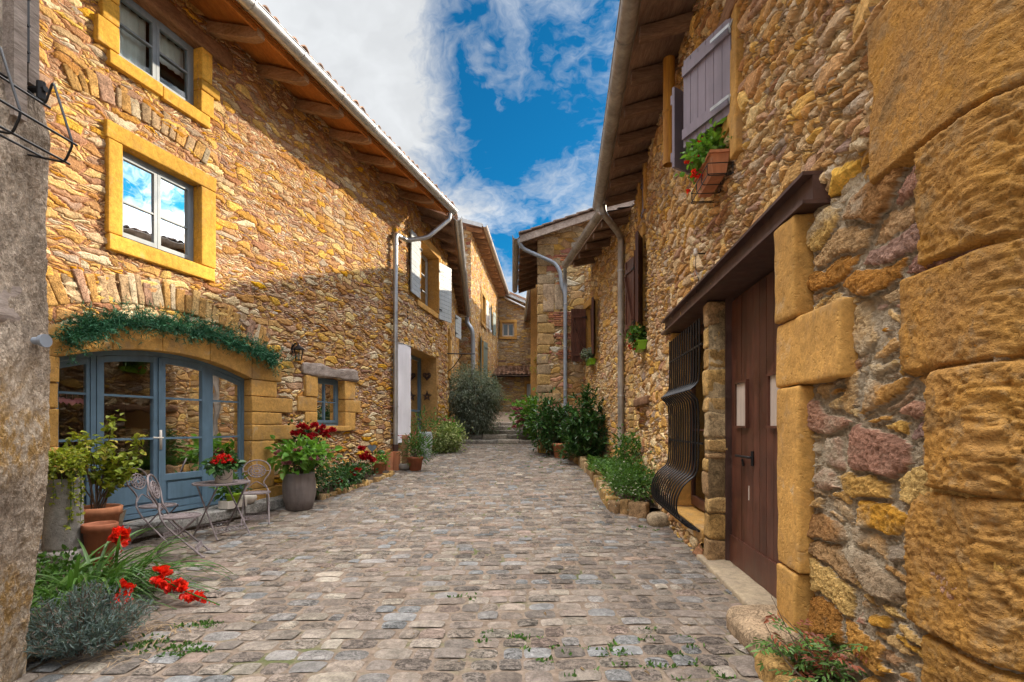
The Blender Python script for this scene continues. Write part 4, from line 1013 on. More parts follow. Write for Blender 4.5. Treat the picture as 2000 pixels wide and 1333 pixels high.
def corner_block(mb, t1, z0, z1, seed, proud=.07, side=.75, rock=.022):
    """one huge corner stone: its street face, its edge and the cut-off face beside the camera"""
    a = (t1 - 1.90) * R1.L; s = np.unique(np.concatenate([np.linspace(-.03, a, int(a / .007)), np.linspace(a, a + side * .4, int(side * .4 / .008)), np.linspace(a + side * .4, a + side, 20)])); z = np.linspace(z0 - .02, z1 + .02, int((z1 - z0) / .008))
    ss, zz = np.meshgrid(s, z, indexing='ij'); f = ss <= a
    base = np.where(f[..., None], R1.P(t1 - ss / R1.L, zz, 0), CH.P(np.maximum(ss - a, 0), zz, 0))
    k = np.clip((ss - a) / .06 + .5, 0, 1)[..., None]; nn = np.append(R1.n, 0) * (1 - k) + np.append(CH.n, 0) * k; nn /= np.linalg.norm(nn, axis=-1, keepdims=True)
    ed = np.minimum.reduce([ss + .012 * snoise(base.reshape(-1, 3), 9, seed + 5).reshape(ss.shape), z1 - zz, zz - z0, a + side - ss]) + .007 * snoise(base.reshape(-1, 3), 11, seed + 3).reshape(ss.shape)
    rise = np.clip(ed / .016, -1, 1); rise = np.where(rise > 0, 1 - (1 - rise) ** 2, rise)
    p = base.reshape(-1, 3); sk = np.stack([p[:, 0] + p[:, 2] * .5, p[:, 1] - p[:, 2] * .35, p[:, 2] * 1.5 + p[:, 1] * .4], -1)
    rough = fbm(p, 5, seed, 3) * .5 + fbm(sk, 24, seed + 20, 4, .62, True) * .34 + fbm(p, 70, seed + 40, 2) * .40 - np.clip(fbm(p, 24, seed + 60, 2) - .55, 0, 1) * 1.6
    chip = np.clip(fbm(p, 9, seed + 80, 3) * .02 - np.abs(ed.reshape(-1) - .005) * .35, 0, .03)
    rock = rock * (1 + 1.1 * k[..., 0]); h = proud - .03 * (1 - rise) - chip.reshape(ss.shape) * 1.2 + rock * rough.reshape(ss.shape) * np.clip(rise + .3, 0, 1) - .012 * np.exp(-((ss - a) / .012) ** 2)
    q = np.random.default_rng(seed).uniform(.36, .66)
    mb.grid(base + nn * h[..., None], np.clip(np.full(base.shape, q) + (.10 * fbm(p, 3, seed + 9, 3) + .05 * fbm(p, 40, seed + 11, 2)).reshape(ss.shape)[..., None], .1, .9), flip=False)


for k, (t1, z0, z1, pr, rk) in enumerate(((2.56, 2.70, 3.50, .075, .006), (2.20, 2.18, 2.685, .08, .013), (2.33, 1.74, 2.165, .07, .010), (2.13, 1.24, 1.73, .085, .016), (2.31, .62, 1.23, .06, .014), (2.22, -.15, .61, .055, .014), (2.10, 3.51, 4.3, .08, .012))):
    mb = MB(); corner_block(mb, t1, z0, z1, 60 + k, pr, rock=rk); mb.build('corner_stone', M['quoin'], rh, smooth=True)
# jamb post of the big door
mb = MB(); sill_stones(mb, R1, [(3.25, 3.57), (2.75, 3.57), (3.23, 3.57), (3.27, 3.57)], [(2.2, 2.86), (1.76, 2.2), (.55, 1.76), (.1, .55)], -.3, .088, 51, r=.02, jit=.006)
mb.build('door_jamb', M['ochre'], rh, smooth=True, weld=True)
mb = MB(); r = np.random.default_rng(29); z = .0                    # pillar of stacked stones between door and window
while z < 2.84:
    hh = min(r.choice([.08, .13, .19, .26]) * r.uniform(.85, 1.15), 2.85 - z) if z > .55 else .28; two = r.random() < .3 and z > .6
    cuts = [0, .45 * r.uniform(.4, .6), .45] if two else [0, .45]
    for p0, p1 in zip(cuts[:-1], cuts[1:]):
        c = np.array([(.50, .32, .13), (.54, .34, .12), (.43, .27, .13), (.52, .38, .21), (.48, .29, .10)][r.integers(5)]) * r.uniform(.8, 1.08)
        mb.rbox(lambda x, y, q: R1.P(5.52 + r_t + x / R1.L, z + q, -.40 + p0 + y), (.19 + .0, p1 - p0 - .008, hh - .010), r=.028, seg=.035, jit=.011, seed=int(r.integers(99)), freq=13, col=c) if not globals().update(r_t=r.normal(0, .010)) else None
    z += hh
mb.fbox(R1, 5.53, 5.70, -.05, 2.84, -.38, .025, col=(.27, .19, .10))
mb.build('pillar', M['rubst'], rh, smooth=True, weld=True)
mb = MB()                                                        # steel beam with its flanges
mb.fbox(R1, 3.12, 7.66, 2.885, 3.035, -.06, .075).fbox(R1, 3.12, 7.66, 2.86, 2.884, -.28, .135).fbox(R1, 3.12, 7.66, 3.036, 3.058, -.06, .135)
for t in (7.6, 7.5): mb.tube([R1.P(t, 2.95, .07), R1.P(t, 2.95, .09)], .014)
mb.build('steel_beam', M['steel'], rh)
mb = MB(); mb.fbox(R1, 3.3, 7.6, 2.80, 2.862, -.45, -.24).build('inner_lintel', M['wood_dark'], rh)
# plank door with two small curtained panes
wd = -.20; mb = MB(); e = np.linspace(3.30, 5.50, 15)
for k, (a, b) in enumerate(zip(e[:-1], e[1:])):
    zz = [(.10, 2.82)]
    if k in (2, 3, 4) or k in (9, 10): pass
    for z0, z1 in zz: mb.fbox(R1, a + .0022, b - .0022, z0, z1, wd - .04, wd + RNG.uniform(-.002, .002), col=.5 + RNG.uniform(-.22, .22))
mb.fbox(R1, 3.32, 5.49, .06, .34, wd + .002, wd + .022)
dr = mb.build('door', M['brown'], rh)
for (a, b) in ((4.12, 4.48), (4.98, 5.32)):
    mb = MB()
    for q in ((a, a + .025, 1.50, 1.93), (b - .025, b, 1.50, 1.93)): mb.fbox(R1, *q, wd + .003, wd + .03)
    for q in ((a, b, 1.478, 1.50), (a, b, 1.93, 1.952)): mb.fbox(R1, *q, wd + .003, wd + .0305)
    mb.build('window_frame', M['brown'], dr)
for (a, b) in ((4.12, 4.48), (4.98, 5.32)):
    mb = MB(); t = np.linspace(a + .024, b - .024, 30); mb.grid(np.stack([R1.P(t, z + 0 * t, wd + .009 + .004 * np.sin(t * 70 + z)) for z in (1.50, 1.65, 1.8, 1.93)], 0))
    mb.build('curtain', M['linen'], dr, smooth=True)
mb = MB().tube(corners([R1.P(4.86, 1.20, wd), R1.P(4.86, 1.20, wd + .05), R1.P(5.18, 1.20, wd + .06)], .02), .012).tube([R1.P(4.86, 1.12, wd + .012), R1.P(4.86, 1.26, wd + .012)], .016).tube([R1.P(5.12, 1.10, wd + .004), R1.P(5.12, 1.17, wd + .02)], .012)
mb.build('handle', M['iron'], dr, smooth=True)
mb = MB().fbox(R1, 4.97, 4.985, .78, .92, wd + .0005, wd + .004); mb.build('scratch', M['cream'], dr)
MB().fbox(R1, 5.495, 5.522, 0, 2.86, wd - .06, wd + .06).build('door_frame', M['steel'], rh)
mb = MB().frbox(R1, 3.3, 5.75, -.1, .055, -.35, .10, r=.02, jit=.006, seed=3); mb.build('threshold', M['pale'], rh, smooth=True, weld=True)
room(rh, R1, 3.57, 5.52, .05, 2.8, -.4, -1.5)
# barred window
casement(rh, R1, 5.73, 7.43, .38, 2.85, -.26, M['brown'], 2, (.42,), 'glass', fw=.07); room(rh, R1, 5.71, 7.45, .3, 2.86, -.33, -2)
mb = MB().frbox(R1, 5.71, 7.45, .18, .34, -.33, .05, r=.02, jit=.006).frbox(R1, 7.38, 7.62, .34, 2.84, -.3, .03, r=.02, jit=.008, seed=4); mb.build('window_sill', M['ochre'], rh, smooth=True, weld=True)
gp = bez([(.05, 2.72), (.05, 2.30), (.055, 2.06), (.085, 1.98), (.17, 1.90)], 6); gp2 = bez([(.17, 1.90), (.10, 1.83), (.065, 1.74), (.06, 1.4), (.065, 1.06), (.10, .94), (.165, .88)], 6); gp3 = bez([(.165, .88), (.24, .80), (.30, .66), (.30, .52), (.24, .40), (.14, .33), (.0, .30)], 6)
gprof = np.concatenate([gp[:-1], gp2[:-1], gp3]); mb = MB(); rect = np.array([(-.004, -.014), (.004, -.014), (.004, .014), (-.004, .014)]) * 1.5
for k in range(14):
    t = 5.82 + k * (7.44 - 5.82) / 13; mb.tube(R1.P(t, gprof[:, 1], gprof[:, 0]), .0115, 6)
gr = mb.build('window_grille', M['iron'], rh, smooth=True)
for z, wv in ((2.42, .045), (1.30, .045), (.32, .08), (.44, .26)): MB().bar(R1.P(5.72, z, wv), R1.P(7.5, z, wv), .022, .022).build('cross_bar', M['iron'], gr)
# upper window with mauve shutters
hp = R1.P(4.66, 0, .06)[:2]
shutter(rh, hp, A(-.39, 1.0), .64, 4.35, 5.24, M['purple'], 6, out=A(-1, -.3), hinges=False)
sh = [c for c in rh.children if c.name.startswith('shutter')][-1]
for zz in (4.47, 5.11):
    mb = MB(); q = R1.P(4.64, zz, .085); d = A(-.363, .932, 0); n = A(-.93, -.36, 0) * .045
    mb.bar(q + n * .9 - d * .03, q + n + d * .20, .006, .03).tube([q - A(0, 0, .04), q + A(0, 0, .04)], .013).bar(q, q + A(.0, -.07, .03), .02, .012)
    mb.build('hinge', M['zinc'], sh)
hp = R1.P(5.88, 0, .04)[:2]; shutter(rh, hp, A(-.80, -.55), .46, 4.34, 5.22, M['purple'], 4, out=A(-.5, .9))
mb = MB(); sill_stones(mb, R1, [(4.47, 4.64), (4.49, 4.64), (5.9, 6.05)], [(3.9, 4.9), (4.9, 6.2), (4.3, 5.3)], -.22, .055, 77); sill_stones(mb, R1, [(4.6, 5.95)], [(4.22, 4.36)], -.22, .05, 79)
mb.build('window_surround', M['ochre'], rh, smooth=True, weld=True)
mb = MB().frbox(R1, 4.45, 6.1, 5.22, 5.42, -.22, .10, r=.02, jit=.01); mb.build('timber_lintel', M['wood_lintel'], rh, smooth=True, weld=True)
casement(rh, R1, 4.64, 5.9, 4.36, 5.22, -.16, M['brown'], 2, ()); room(rh, R1, 4.64, 5.9, 4.36, 5.22, -.22, -1.4)
# small closed window under the eave, window below it, niche
hp = R1.P(10.3, 0, .0)[:2]; shutter(rh, hp, R1.P(9.7, 0, .0)[:2] - hp, .6, 5.6, 6.42, M['purple'], 3, out=R1.n)
mb = MB(); sill_stones(mb, R1, [(10.3, 10.5), (9.5, 9.7), (9.72, 9.88), (10.8, 11.0), (9.7, 11.0), (9.7, 11.0)], [(5.6, 6.42), (5.6, 6.42), (3.5, 5.12), (3.5, 5.12), (5.12, 5.35), (3.32, 3.5)], -.2, .05, 81); mb.build('window_surround', M['ochre'], rh, smooth=True, weld=True)
casement(rh, R1, 9.88, 10.8, 3.5, 5.12, -.15, M['wood_lintel'], 2, (.5,)); room(rh, R1, 9.88, 10.8, 3.5, 5.12, -.22, -1.2)
hp = R1.P(10.82, 0, .075)[:2]; shutter(rh, hp, A(-.16, .97), .48, 3.42, 5.10, M['brown'], 3, True, out=A(-1, 0))
hp = R1.P(9.86, 0, .08)[:2]; shutter(rh, hp, A(-.42, -.90), .46, 3.42, 5.10, M['brown'], 3, True, out=A(-1, 0))
mb = MB().fbox(R1, 9.3, 10.8, 1.3, 2.0, -.32, -.28); mb.build('niche_back', M['rub_right2'], rh)
mb = MB().frbox(R1, 9.2, 10.85, 1.9, 2.05, -.25, .10, r=.025, jit=.012); mb.build('timber_lintel', M['wood_lintel'], rh, smooth=True, weld=True)
# second stretch: window
mb = MB(); sill_stones(mb, R2, [(14.2, 14.4), (15.37, 15.6), (14.15, 15.65), (14.15, 15.65)], [(3.54, 5.0), (3.54, 5.0), (5.0, 5.22), (3.36, 3.54)], -.3, .05, 83); mb.build('window_surround', M['ochre'], rh, smooth=True, weld=True)
casement(rh, R2, 14.4, 15.37, 3.54, 5.0, -.22, M['wood_lintel'], 2, ()); room(rh, R2, 14.4, 15.37, 3.54, 5.0, -.3, -1.2)
hp = R2.P(15.36, 0, .07)[:2]; shutter(rh, hp, A(-1, -.06), .44, 3.42, 5.0, M['brown'], 3, True, out=A(0, -1))
hp = R2.P(14.42, 0, .07)[:2]; shutter(rh, hp, A(-.22, -.97), .46, 3.46, 5.02, M['brown'], 3, True, out=A(-1, 0))
mb = MB(); r = np.random.default_rng(33); z = .35
while z < 2.9:
    hh = r.uniform(.12, .24); mb.frbox(R2, 11.22, 11.55 + r.uniform(0, .12), z, z + hh - .012, -.05, .05, r=.03, jit=.010, seed=int(z * 11), freq=11, col=np.array([(.46, .27, .08), (.48, .32, .13), (.42, .26, .12)][r.integers(3)]) * r.uniform(.85, 1.05)); z += hh
mb.build('corner_stones', M['rubst'], rh, smooth=True, weld=True)
# eave: boards, rafters, gutters, pipes
RE2 = Fr((3.22, 0), (-.107, 1), (-1, -.107))
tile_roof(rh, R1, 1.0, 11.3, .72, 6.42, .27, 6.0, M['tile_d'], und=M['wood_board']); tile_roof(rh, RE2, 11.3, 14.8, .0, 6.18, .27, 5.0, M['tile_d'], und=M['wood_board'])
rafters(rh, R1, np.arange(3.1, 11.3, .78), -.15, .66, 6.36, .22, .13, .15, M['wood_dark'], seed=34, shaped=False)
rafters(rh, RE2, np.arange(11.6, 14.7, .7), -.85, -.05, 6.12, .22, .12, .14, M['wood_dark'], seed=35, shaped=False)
gutter(rh, R1, 1.0, 11.25, .825, 6.35, .115, 'zinc_w', .95); gutter(rh, RE2, 11.0, 14.75, .12, 6.12, .10, 'zinc_w', .85)
pipe(rh, [R1.P(11.05, 6.3, .74), R1.P(11.05, 6.1, .72), R2.P(11.6, 5.92, .32), R2.P(11.85, 5.85, .13), R2.P(11.9, 5.6, .12), R2.P(11.9, 1.0, .12)], .075, 'zinc_w', rad=.16, bands=[(R2.P(11.9, z, .12), R2.P(11.9, z, -.02)) for z in (5.1, 3.6, 2.2)])
mb = MB().tube([R1.P(6.75, 6.35, .2), R1.P(6.75, 4.95, .2)], .075, 14, cap=False).tube([R1.P(6.75, 4.952, .2), R1.P(6.75, 6.0, .2)], .068, 14, cap=False); mb.tube([R1.P(6.75, 5.62, .2), R1.P(6.75, 5.65, .2)], .08, 14)
mb.build('flue_pipe', M['yellowpipe'], rh, smooth=True)

# ================================================================== near left house (an edge of old render)
def render_mat():
    m, t = new_mat('old_grey_render')
    p = t.n('NewGeometry').outputs['Position']; ps = t.v('MULTIPLY', p, (1, 1, .45))
    n1 = t.noise(ps, 3.2, 4, .6); n2 = t.noise(ps, 22, 5, .7); n3 = t.noise(p, 1.4, 4, .6)
    col = t.mix(t.rng(n1, .35, .62), (.45, .37, .29), (.26, .205, .155)); z = t.n('SeparateXYZ', {0: p}).outputs[2]
    low = t.m('MULTIPLY', t.rng(t.m('ADD', z, t.m('MULTIPLY', n3, 1.0)), 2.5, 2.2), t.rng(n3, .40, .60))
    col = t.mix(low, col, t.mix(t.rng(n2, .4, .6), (.46, .28, .10), (.40, .33, .25)))
    col = t.v('SCALE', col, t.m('MULTIPLY', t.rng(n2, .25, .75, .6, 1.3), t.rng(t.noise(p, 75, 4, .7), .25, .75, .7, 1.25)))
    h = t.m('ADD', t.m('MULTIPLY', n1, .05), t.m('ADD', t.m('MULTIPLY', n2, .06), t.m('MULTIPLY', t.noise(p, 70, 3, .7), .008)))
    b = t.n('BsdfPrincipled', {'Base Color': col, 'Roughness': .95, 'Specular IOR Level': .15})
    return finish(m, t, b.outputs[0], h, 'BOTH')


M['render'] = render_mat()
nl = thing('rendered_house', 'edge of a weathered grey-rendered old house at the left border of the view', 'house', (-3.6, 1.5, 0))
wall('wall', NL, -1.5, 3.02, -.15, 6.5, M['render'], nl, res=.016, lean=lambda t, z: .012 * np.sin(z * 3.2 + t) - .17 * np.clip((1.3 - z) / 1.3, 0, 1) ** 1.3 - .22 * np.clip(z - 3.2, 0, .9) - .05 * np.clip(z - 4.1, 0, 3))
NLS = Fr((0, 3.0), (1, 0), (0, 1)); wall('side_wall', NLS, -6.5, -2.9, -.15, 6.4, M['render'], nl, res=.04)
mb = MB().frbox(NL, 2.2, 2.915, 2.05, 2.36, -.2, .045, r=.06, jit=.03, freq=7); mb.build('timber_lintel', M['wood_grey'], nl, smooth=True, weld=True)
mb = MB().fbox(NL, 2.80, 2.87, 3.2, 5.0, .02, .09).fbox(NL, 2.905, 2.965, 3.45, 5.0, .02, .06); ws = mb.build('wooden_shutter', M['wood_grey'], nl)
mb = MB().fbox(NL, 2.872, 2.90, 3.55, 4.6, .06, .072)
for z in (3.6, 3.75, 3.9, 4.05, 4.2): mb.tube([NL.P(2.886, z, .07), NL.P(2.886, z, .085)], .008)
mb.tube([NL.P(2.93, 3.42, .02), NL.P(2.93, 3.42, .14)], .018).tube([NL.P(2.93, 3.36, .11), NL.P(2.93, 3.46, .11)], .022)
mb.build('iron_strap', M['iron'], ws)
mb = MB().tube([NL.P(2.93, 1.985, -.05), NL.P(2.93, 1.985, .115)], .021, 14).tube([NL.P(2.93, 1.985, .112), NL.P(2.93, 1.985, .14)], [.034, .038], 14); mb.build('pipe_stub', M['bluegrey'], nl, smooth=True)


# ================================================================== things in the lane
def at(x, Y): return (x - 1000) / 1000 * Y


def rcol(n, rng, b=None):
    c = rng.uniform(0, 1, (n, 3))
    if b is not None: c[:, 2] = np.clip(b + rng.normal(0, .12, n), 0, 1)
    return c


def clump_leaves(mb, c, rad, n, clumps, size, rng, width=.5, spread=.28, up=.25, hollow=.45, curl=.2, flat=0, droop=0):
    """leaves gathered in clumps through an uneven ellipsoidal crown"""
    c, rad = np.array(c, float), np.array(rad, float)
    d = rng.normal(size=(clumps, 3)); d /= np.linalg.norm(d, axis=1, keepdims=True)
    k = d * rng.uniform(hollow, 1.0, (clumps, 1)) * (1 + rng.normal(0, .10, (clumps, 1)))
    if flat: k[:, 2] = np.abs(k[:, 2]) * 1.0 - .12
    br = rng.uniform(.15, .85, clumps); w = rng.uniform(.5, 1.5, clumps); i = rng.choice(clumps, n, p=w / w.sum())
    g = rng.normal(0, spread, (n, 3)); p = (k[i] + g)
    dirs = g / (np.linalg.norm(g, axis=1, keepdims=True) + 1e-6) * .8 + p * .6 + rng.normal(0, .45, (n, 3)); dirs[:, 2] += up - droop
    p = c + p * rad
    s = size * rng.uniform(.65, 1.25, n)
    nr = np.zeros((n, 3)); nr[:, 2] = 1; nr += (p - c) / rad * .6
    mb.leaves(p, dirs, s, width, .25, rcol(n, rng, br[i]), curl, rng, nr)
    return c + k * rad


def stems(mb, base, tips, r0, rng, sag=.1, n=6):
    for t in tips:
        b = np.array(base) + rng.normal(0, .02, 3) * (1, 1, 0); m = (b + t) / 2 + rng.normal(0, .05, 3); m[2] += sag * np.linalg.norm(np.array(t) - b)
        path = bez([b, m, t], n); mb.tube(path, np.linspace(r0, r0 * .35, len(path)), 5, cap=False)


def flower_heads(mb, pts, r, rng, petals=14, width=.75, up=.4):
    for p in pts:
        d = rng.normal(size=(petals, 3)); d[:, 2] = np.abs(d[:, 2]) * .8 + up - .3; d /= np.linalg.norm(d, axis=1, keepdims=True)
        mb.leaves(np.array(p) + d * r * .15, d, r * rng.uniform(.7, 1.05, petals), width, .3, rcol(petals, rng), .25, rng)


def plant(root, leafm, c, rad, n, clumps, size, seed, stem_base=None, stem_r=.008, nst=8, stem_mat='bark', name='foliage', **k):
    rng = np.random.default_rng(seed); mb = MB(); kc = clump_leaves(mb, c, rad, n, clumps, size, rng, **k)
    mb.build(name, M[leafm], root)
    if stem_base is not None:
        sb = MB(); stems(sb, stem_base, kc[:nst], stem_r, rng); sb.build('stem', M[stem_mat], root, smooth=True)
    return kc, rng


POT = lambda r, h: [(0, .0), (r * .68, 0), (r * .72, .01), (r * .93, h * .82), (r * 1.04, h * .825), (r * 1.06, h * .98), (r * .98, h), (r * .90, h * .98), (r * .86, h * .86), (0, h * .86)]


def pot(root, c, r, h, mat='terra', prof=None, soil=True):
    MB().lathe(prof or POT(r, h), c, 28).build('pot', M[mat], root, smooth=True)
    if soil: MB().lathe([(0, h * .89), (r * .5, h * .895), (r * .87, h * .875)], c, 16).build('soil', M['soil'], root)


# --- bistro set
def slotted(mb, r, z, n=28, th=.010, hub=.3):
    a = np.linspace(0, 2 * math.pi, 41)
    for r0, r1, t in ((r * .93, r, th * 1.8), (r * .56, r * .62, th), (0.004, r * hub, th)):
        rows = [np.stack([np.cos(a) * q, np.sin(a) * q, 0 * a + zz], -1) for q, zz in ((r0, z + t / 2), (r1, z + t / 2), (r1, z - t / 2), (r0, z - t / 2), (r0, z + t / 2))]
        mb.grid(np.array(rows), flip=True)
    for k in range(n):
        b = k * 2 * math.pi / n
        for r0, r1, tw, wd in ((r * .61, r * .94, .22, .62), (r * (hub - .01), r * .57, -.25, .55)):
            u0 = np.array([math.cos(b), math.sin(b)]); u1 = np.array([math.cos(b + tw), math.sin(b + tw)]); w = 2 * math.pi * (r0 + r1) / 2 / n * wd
            mb.bar(A(*(u0 * r0), z), A(*(u1 * r1), z), w, th * .8)


def lattice(mb, a, b, h, up):
    """a pierced cross panel between two legs"""
    a, b, up = np.array(a, float), np.array(b, float), np.array(up, float)
    for q in (0, 1): mb.bar(a + up * h * q, b + up * h * q, .010, .010)
    n = 9
    for k in range(n):
        p, q = a + (b - a) * k / n, a + (b - a) * (k + 1) / n
        mb.bar(p, q + up * h, .008, .008).bar(p + up * h, q, .008, .008)


def make_chair():
    t = thing('bistro_chair', '-', 'chair', group='folding bistro chairs round the table')
    mb = MB(); slotted(mb, .205, .455, 26, .009); mb.build('seat', M['bistro'], t)
    bx = lambda z: -.155 - .30 * (z - .45)
    pts = [(.165, .46), (.135, .53), (.10, .585), (.135, .66), (.19, .74), (.185, .83), (.12, .905), (0, .935), (-.12, .905), (-.185, .83), (-.19, .74), (-.135, .66), (-.10, .585), (-.135, .53), (-.165, .46)]
    path = bez([(bx(z), y, z) for y, z in pts], 5); mb = MB().tube(path, .0105, 7)
    mb.tube(bez([(bx(.50), .15, .50), (bx(.58), .06, .57), (bx(.60), 0, .60), (bx(.58), -.06, .57), (bx(.50), -.15, .50)], 5), .007, 6)
    br = mb.build('backrest', M['bistro'], t, smooth=True)
    mb = MB(); zc = .765; a = np.linspace(0, 2 * math.pi, 33); P = lambda y, z: np.stack([bx(zc + z) + 0 * y, y, zc + z], -1)
    for ry, rz_, q in ((.125, .095, .009), (.085, .062, .006), (.035, .028, .008)): mb.tube(P(np.cos(a) * ry, np.sin(a) * rz_), q, 6)
    for k in range(12):
        b = k * math.pi / 6; cy, cz = .104 * math.cos(b), .078 * math.sin(b)
        mb.tube(P(cy + np.cos(a[::4]) * .022, cz + np.sin(a[::4]) * .018), .005, 5)
        cy, cz = .06 * math.cos(b + .26), .045 * math.sin(b + .26); mb.tube(P(cy + np.cos(a[::4]) * .016, cz + np.sin(a[::4]) * .014), .005, 5)
    for s in (-1, 1): mb.tube(P(np.array([s * .125, s * .188]), np.array([0, 0.])), .006, 5)
    mb.tube(P(np.array([0., 0]), np.array([.095, .17])), .006, 5)
    mb.build('medallion', M['bistro'], br, smooth=True)
    for s in (-1, 1):
        MB().tube(corners([(bx(.47), s * .166, .47), (-.10, s * .175, .36), (.24, s * .185, .012)], .05), .0105, 7).tube([(.22, s * .185, .008), (.265, s * .185, .008)], .012, 6).build('leg', M['bistro'], t, smooth=True)
        MB().tube([(.165, s * .155, .445), (-.25, s * .155, .012)], .0095, 7).tube([(-.27, s * .155, .008), (-.23, s * .155, .008)], .011, 6).build('leg', M['bistro'], t, smooth=True)
    for nm, x, z, y in (('foot_panel', .185, .075, .175), ('foot_panel', -.205, .06, .15)):
        mb = MB(); lattice(mb, (x, -y, z), (x, y, z), .055, (-.3 if x > 0 else .3, 0, .95)); mb.build(nm, M['bistro'], t)
    return t


ch = make_chair()
spots = [(-3.76, 5.82, 22, 'bistro chair nearest the street, in front of the table, its back turned to the gladiolus'),
         (-4.55, 6.58, 2, 'bistro chair farther back against the blue doors beside the yellow-green shrub'),
         (-3.93, 7.86, -66, 'bistro chair behind the table with its round back facing the camera, by the stone jamb')]
for i, (x, y, a, lb) in enumerate(spots):
    c = ch if i == 0 else copy_tree(ch)
    c.location = (x, y, .020); c.rotation_euler = (0, 0, math.radians(a)); c['label'] = lb
tb = thing('bistro_table', 'round pierced-metal bistro table with crossed legs holding a flower bucket', 'table', (-3.90, 6.88, .02), math.radians(-28))
mb = MB(); slotted(mb, .345, .715, 36, .010, .22); mb.build('tabletop', M['bistro'], tb)
for s in (-1, 1):
    for d in (-1, 1):
        MB().tube([(d * .235, s * .20, .705), (-d * .26, s * .225, .012)], .0105, 7).build('leg', M['bistro'], tb, smooth=True)
for d in (-1, 1):
    mb = MB(); lattice(mb, (d * .222, -.22, .09), (d * .222, .22, .09), .07, (-d * .5, 0, .85)); mb.build('foot_panel', M['bistro'], tb)
bk = thing('flower_bucket', 'cream enamel bucket of bright red flowers standing on the bistro table', 'potted plant', (-3.86, 6.86, .74))
MB().lathe([(0, 0), (.098, 0), (.102, .006), (.108, .168), (.114, .172), (.114, .18), (.104, .178), (.098, .16), (0, .16)], bk.location, 28).build('pot', M['cream'], bk, smooth=True)
b0 = np.array(bk.location); vd = -b0[:2] / np.linalg.norm(b0[:2]); vs = A(-vd[1], vd[0])
a = np.linspace(-1.0, 1.0, 15); MB().tube(np.array([[*(b0[:2] + .113 * (vd * math.cos(q) + vs * math.sin(q))), b0[2] + .045 + .085 * abs(q) ** 2] for q in a]), .0032, 5).build('handle', M['iron'], bk)
mb = MB()                                                        # two lines of faded lettering
for row, z, n in ((0, .105, 9), (1, .075, 5)):
    for k in range(n):
        q = -.55 + k * .085 + row * .05; p = b0[:2] + .1075 * (vd * math.cos(q) + vs * math.sin(q)); mb.box((p[0], p[1], b0[2] + z), (.004, .004, .012 + .006 * ((k * 7) % 3)), math.atan2(vs[1], vs[0]))
mb.build('lettering', M['greypot'], bk)
kc, rng = plant(bk, 'lf_dark', b0 + A(0, 0, .24), (.17, .17, .09), 260, 22, .085, 3, width=.7, up=.0)
mb = MB(); pts = [b0 + A(.15 * math.sqrt(q) * math.cos(k * 2.4), .15 * math.sqrt(q) * math.sin(k * 2.4), .36 - .10 * q + rng.normal(0, .008)) for k, q in enumerate(np.linspace(0, 1, 72))]
flower_heads(mb, pts, .037, rng, 12, .8); mb.build('flowers', M['red'], bk)

# --- by the glass doors
rng = np.random.default_rng(50)
pd = thing('stone_pedestal', 'grey granite column standing on a square block at the left, carrying a trailing plant', 'pedestal', (-4.66, 5.32, 0))
mb = MB().lathe([(0, .22), (.165, .22), (.172, .26), (.165, .32), (.158, .9), (.162, .93), (.155, .955), (0, .955)], pd.location, 26, wob=.01); mb.build('column', M['grey_stone'], pd, smooth=True)
mb = MB().rbox(lambda x, y, z: np.stack([-4.88 + x, 5.10 + y, z - .03], -1), (.44, .44, .25), r=.025, jit=.008, col=.6); mb.build('base', M['grey_stone'], pd, smooth=True, weld=True)
tp = thing('trailing_plant', 'small-leaved yellow-green trailing plant spilling over the granite column', 'plant', (-4.66, 5.32, .955))
MB().lathe([(0, 0), (.11, 0), (.13, .10), (.12, .11), (0, .10)], tp.location, 18).build('pot', M['soil'], tp, smooth=True)
plant(tp, 'lf_yel', A(-4.66, 5.30, 1.13), (.19, .19, .13), 700, 40, .042, 51, width=.85)
mb = MB(); sb = MB()
for k in range(17):
    q = rng.uniform(-2.6, .6); s = A(-4.66 + .15 * math.cos(q), 5.32 + .15 * math.sin(q), 1.06); L = rng.uniform(.15, .62); o = A(math.cos(q), math.sin(q), 0) * .05
    path = bez([s, s + o + A(0, 0, -.04), s + o + A(rng.normal(0, .02), rng.normal(0, .02), -L)], 6); sb.tube(path, .0025, 4, cap=False)
    i = rng.integers(2, len(path), int(L * 55)); mb.leaves(path[i] + rng.normal(0, .012, (len(i), 3)), rng.normal(size=(len(i), 3)) + A(0, 0, -.3), .036, .85, .2, rcol(len(i), rng), .2, rng)
mb.build('trailing_foliage', M['lf_yel'], tp); sb.build('stem', M['lf_mid'], tp)

sp = thing('potted_shrub', 'tall loose yellow-green shrub in a terracotta pot in front of the blue doors', 'potted plant', (-4.84, 5.98, 0))
pot(sp, (-4.84, 5.98, 0), .225, .56)
rng = np.random.default_rng(52); mb = MB(); sb = MB()
for k in range(15):
    q = rng.uniform(0, 6.28); rr = rng.uniform(.12, .46); tip = A(-4.80 + rr * math.cos(q) * 1.05, 5.98 + rr * math.sin(q) * .7, rng.uniform(.95, 1.5) - rr * .25)
    if k == 0: tip = A(-4.66, 5.98, 1.60)
    b = A(-4.84, 5.98, .5) + rng.normal(0, .03, 3) * (1, 1, 0); m = b * .45 + tip * .55 + A(rng.normal(0, .04), rng.normal(0, .04), .12)
    path = bez([b, m, tip], 9); sb.tube(path, np.linspace(.009, .003, len(path)), 5, cap=False)
    for _ in range(52):
        j = rng.integers(6, len(path)); p = path[j] + rng.normal(0, .045, 3); d = rng.normal(size=3) * A(1, 1, .5) + A(0, 0, -.1); mb.leaves([p], [d], rng.uniform(.055, .095), .72, .2, rcol(1, rng), .25, rng, A(0, 0, 1.)[None])
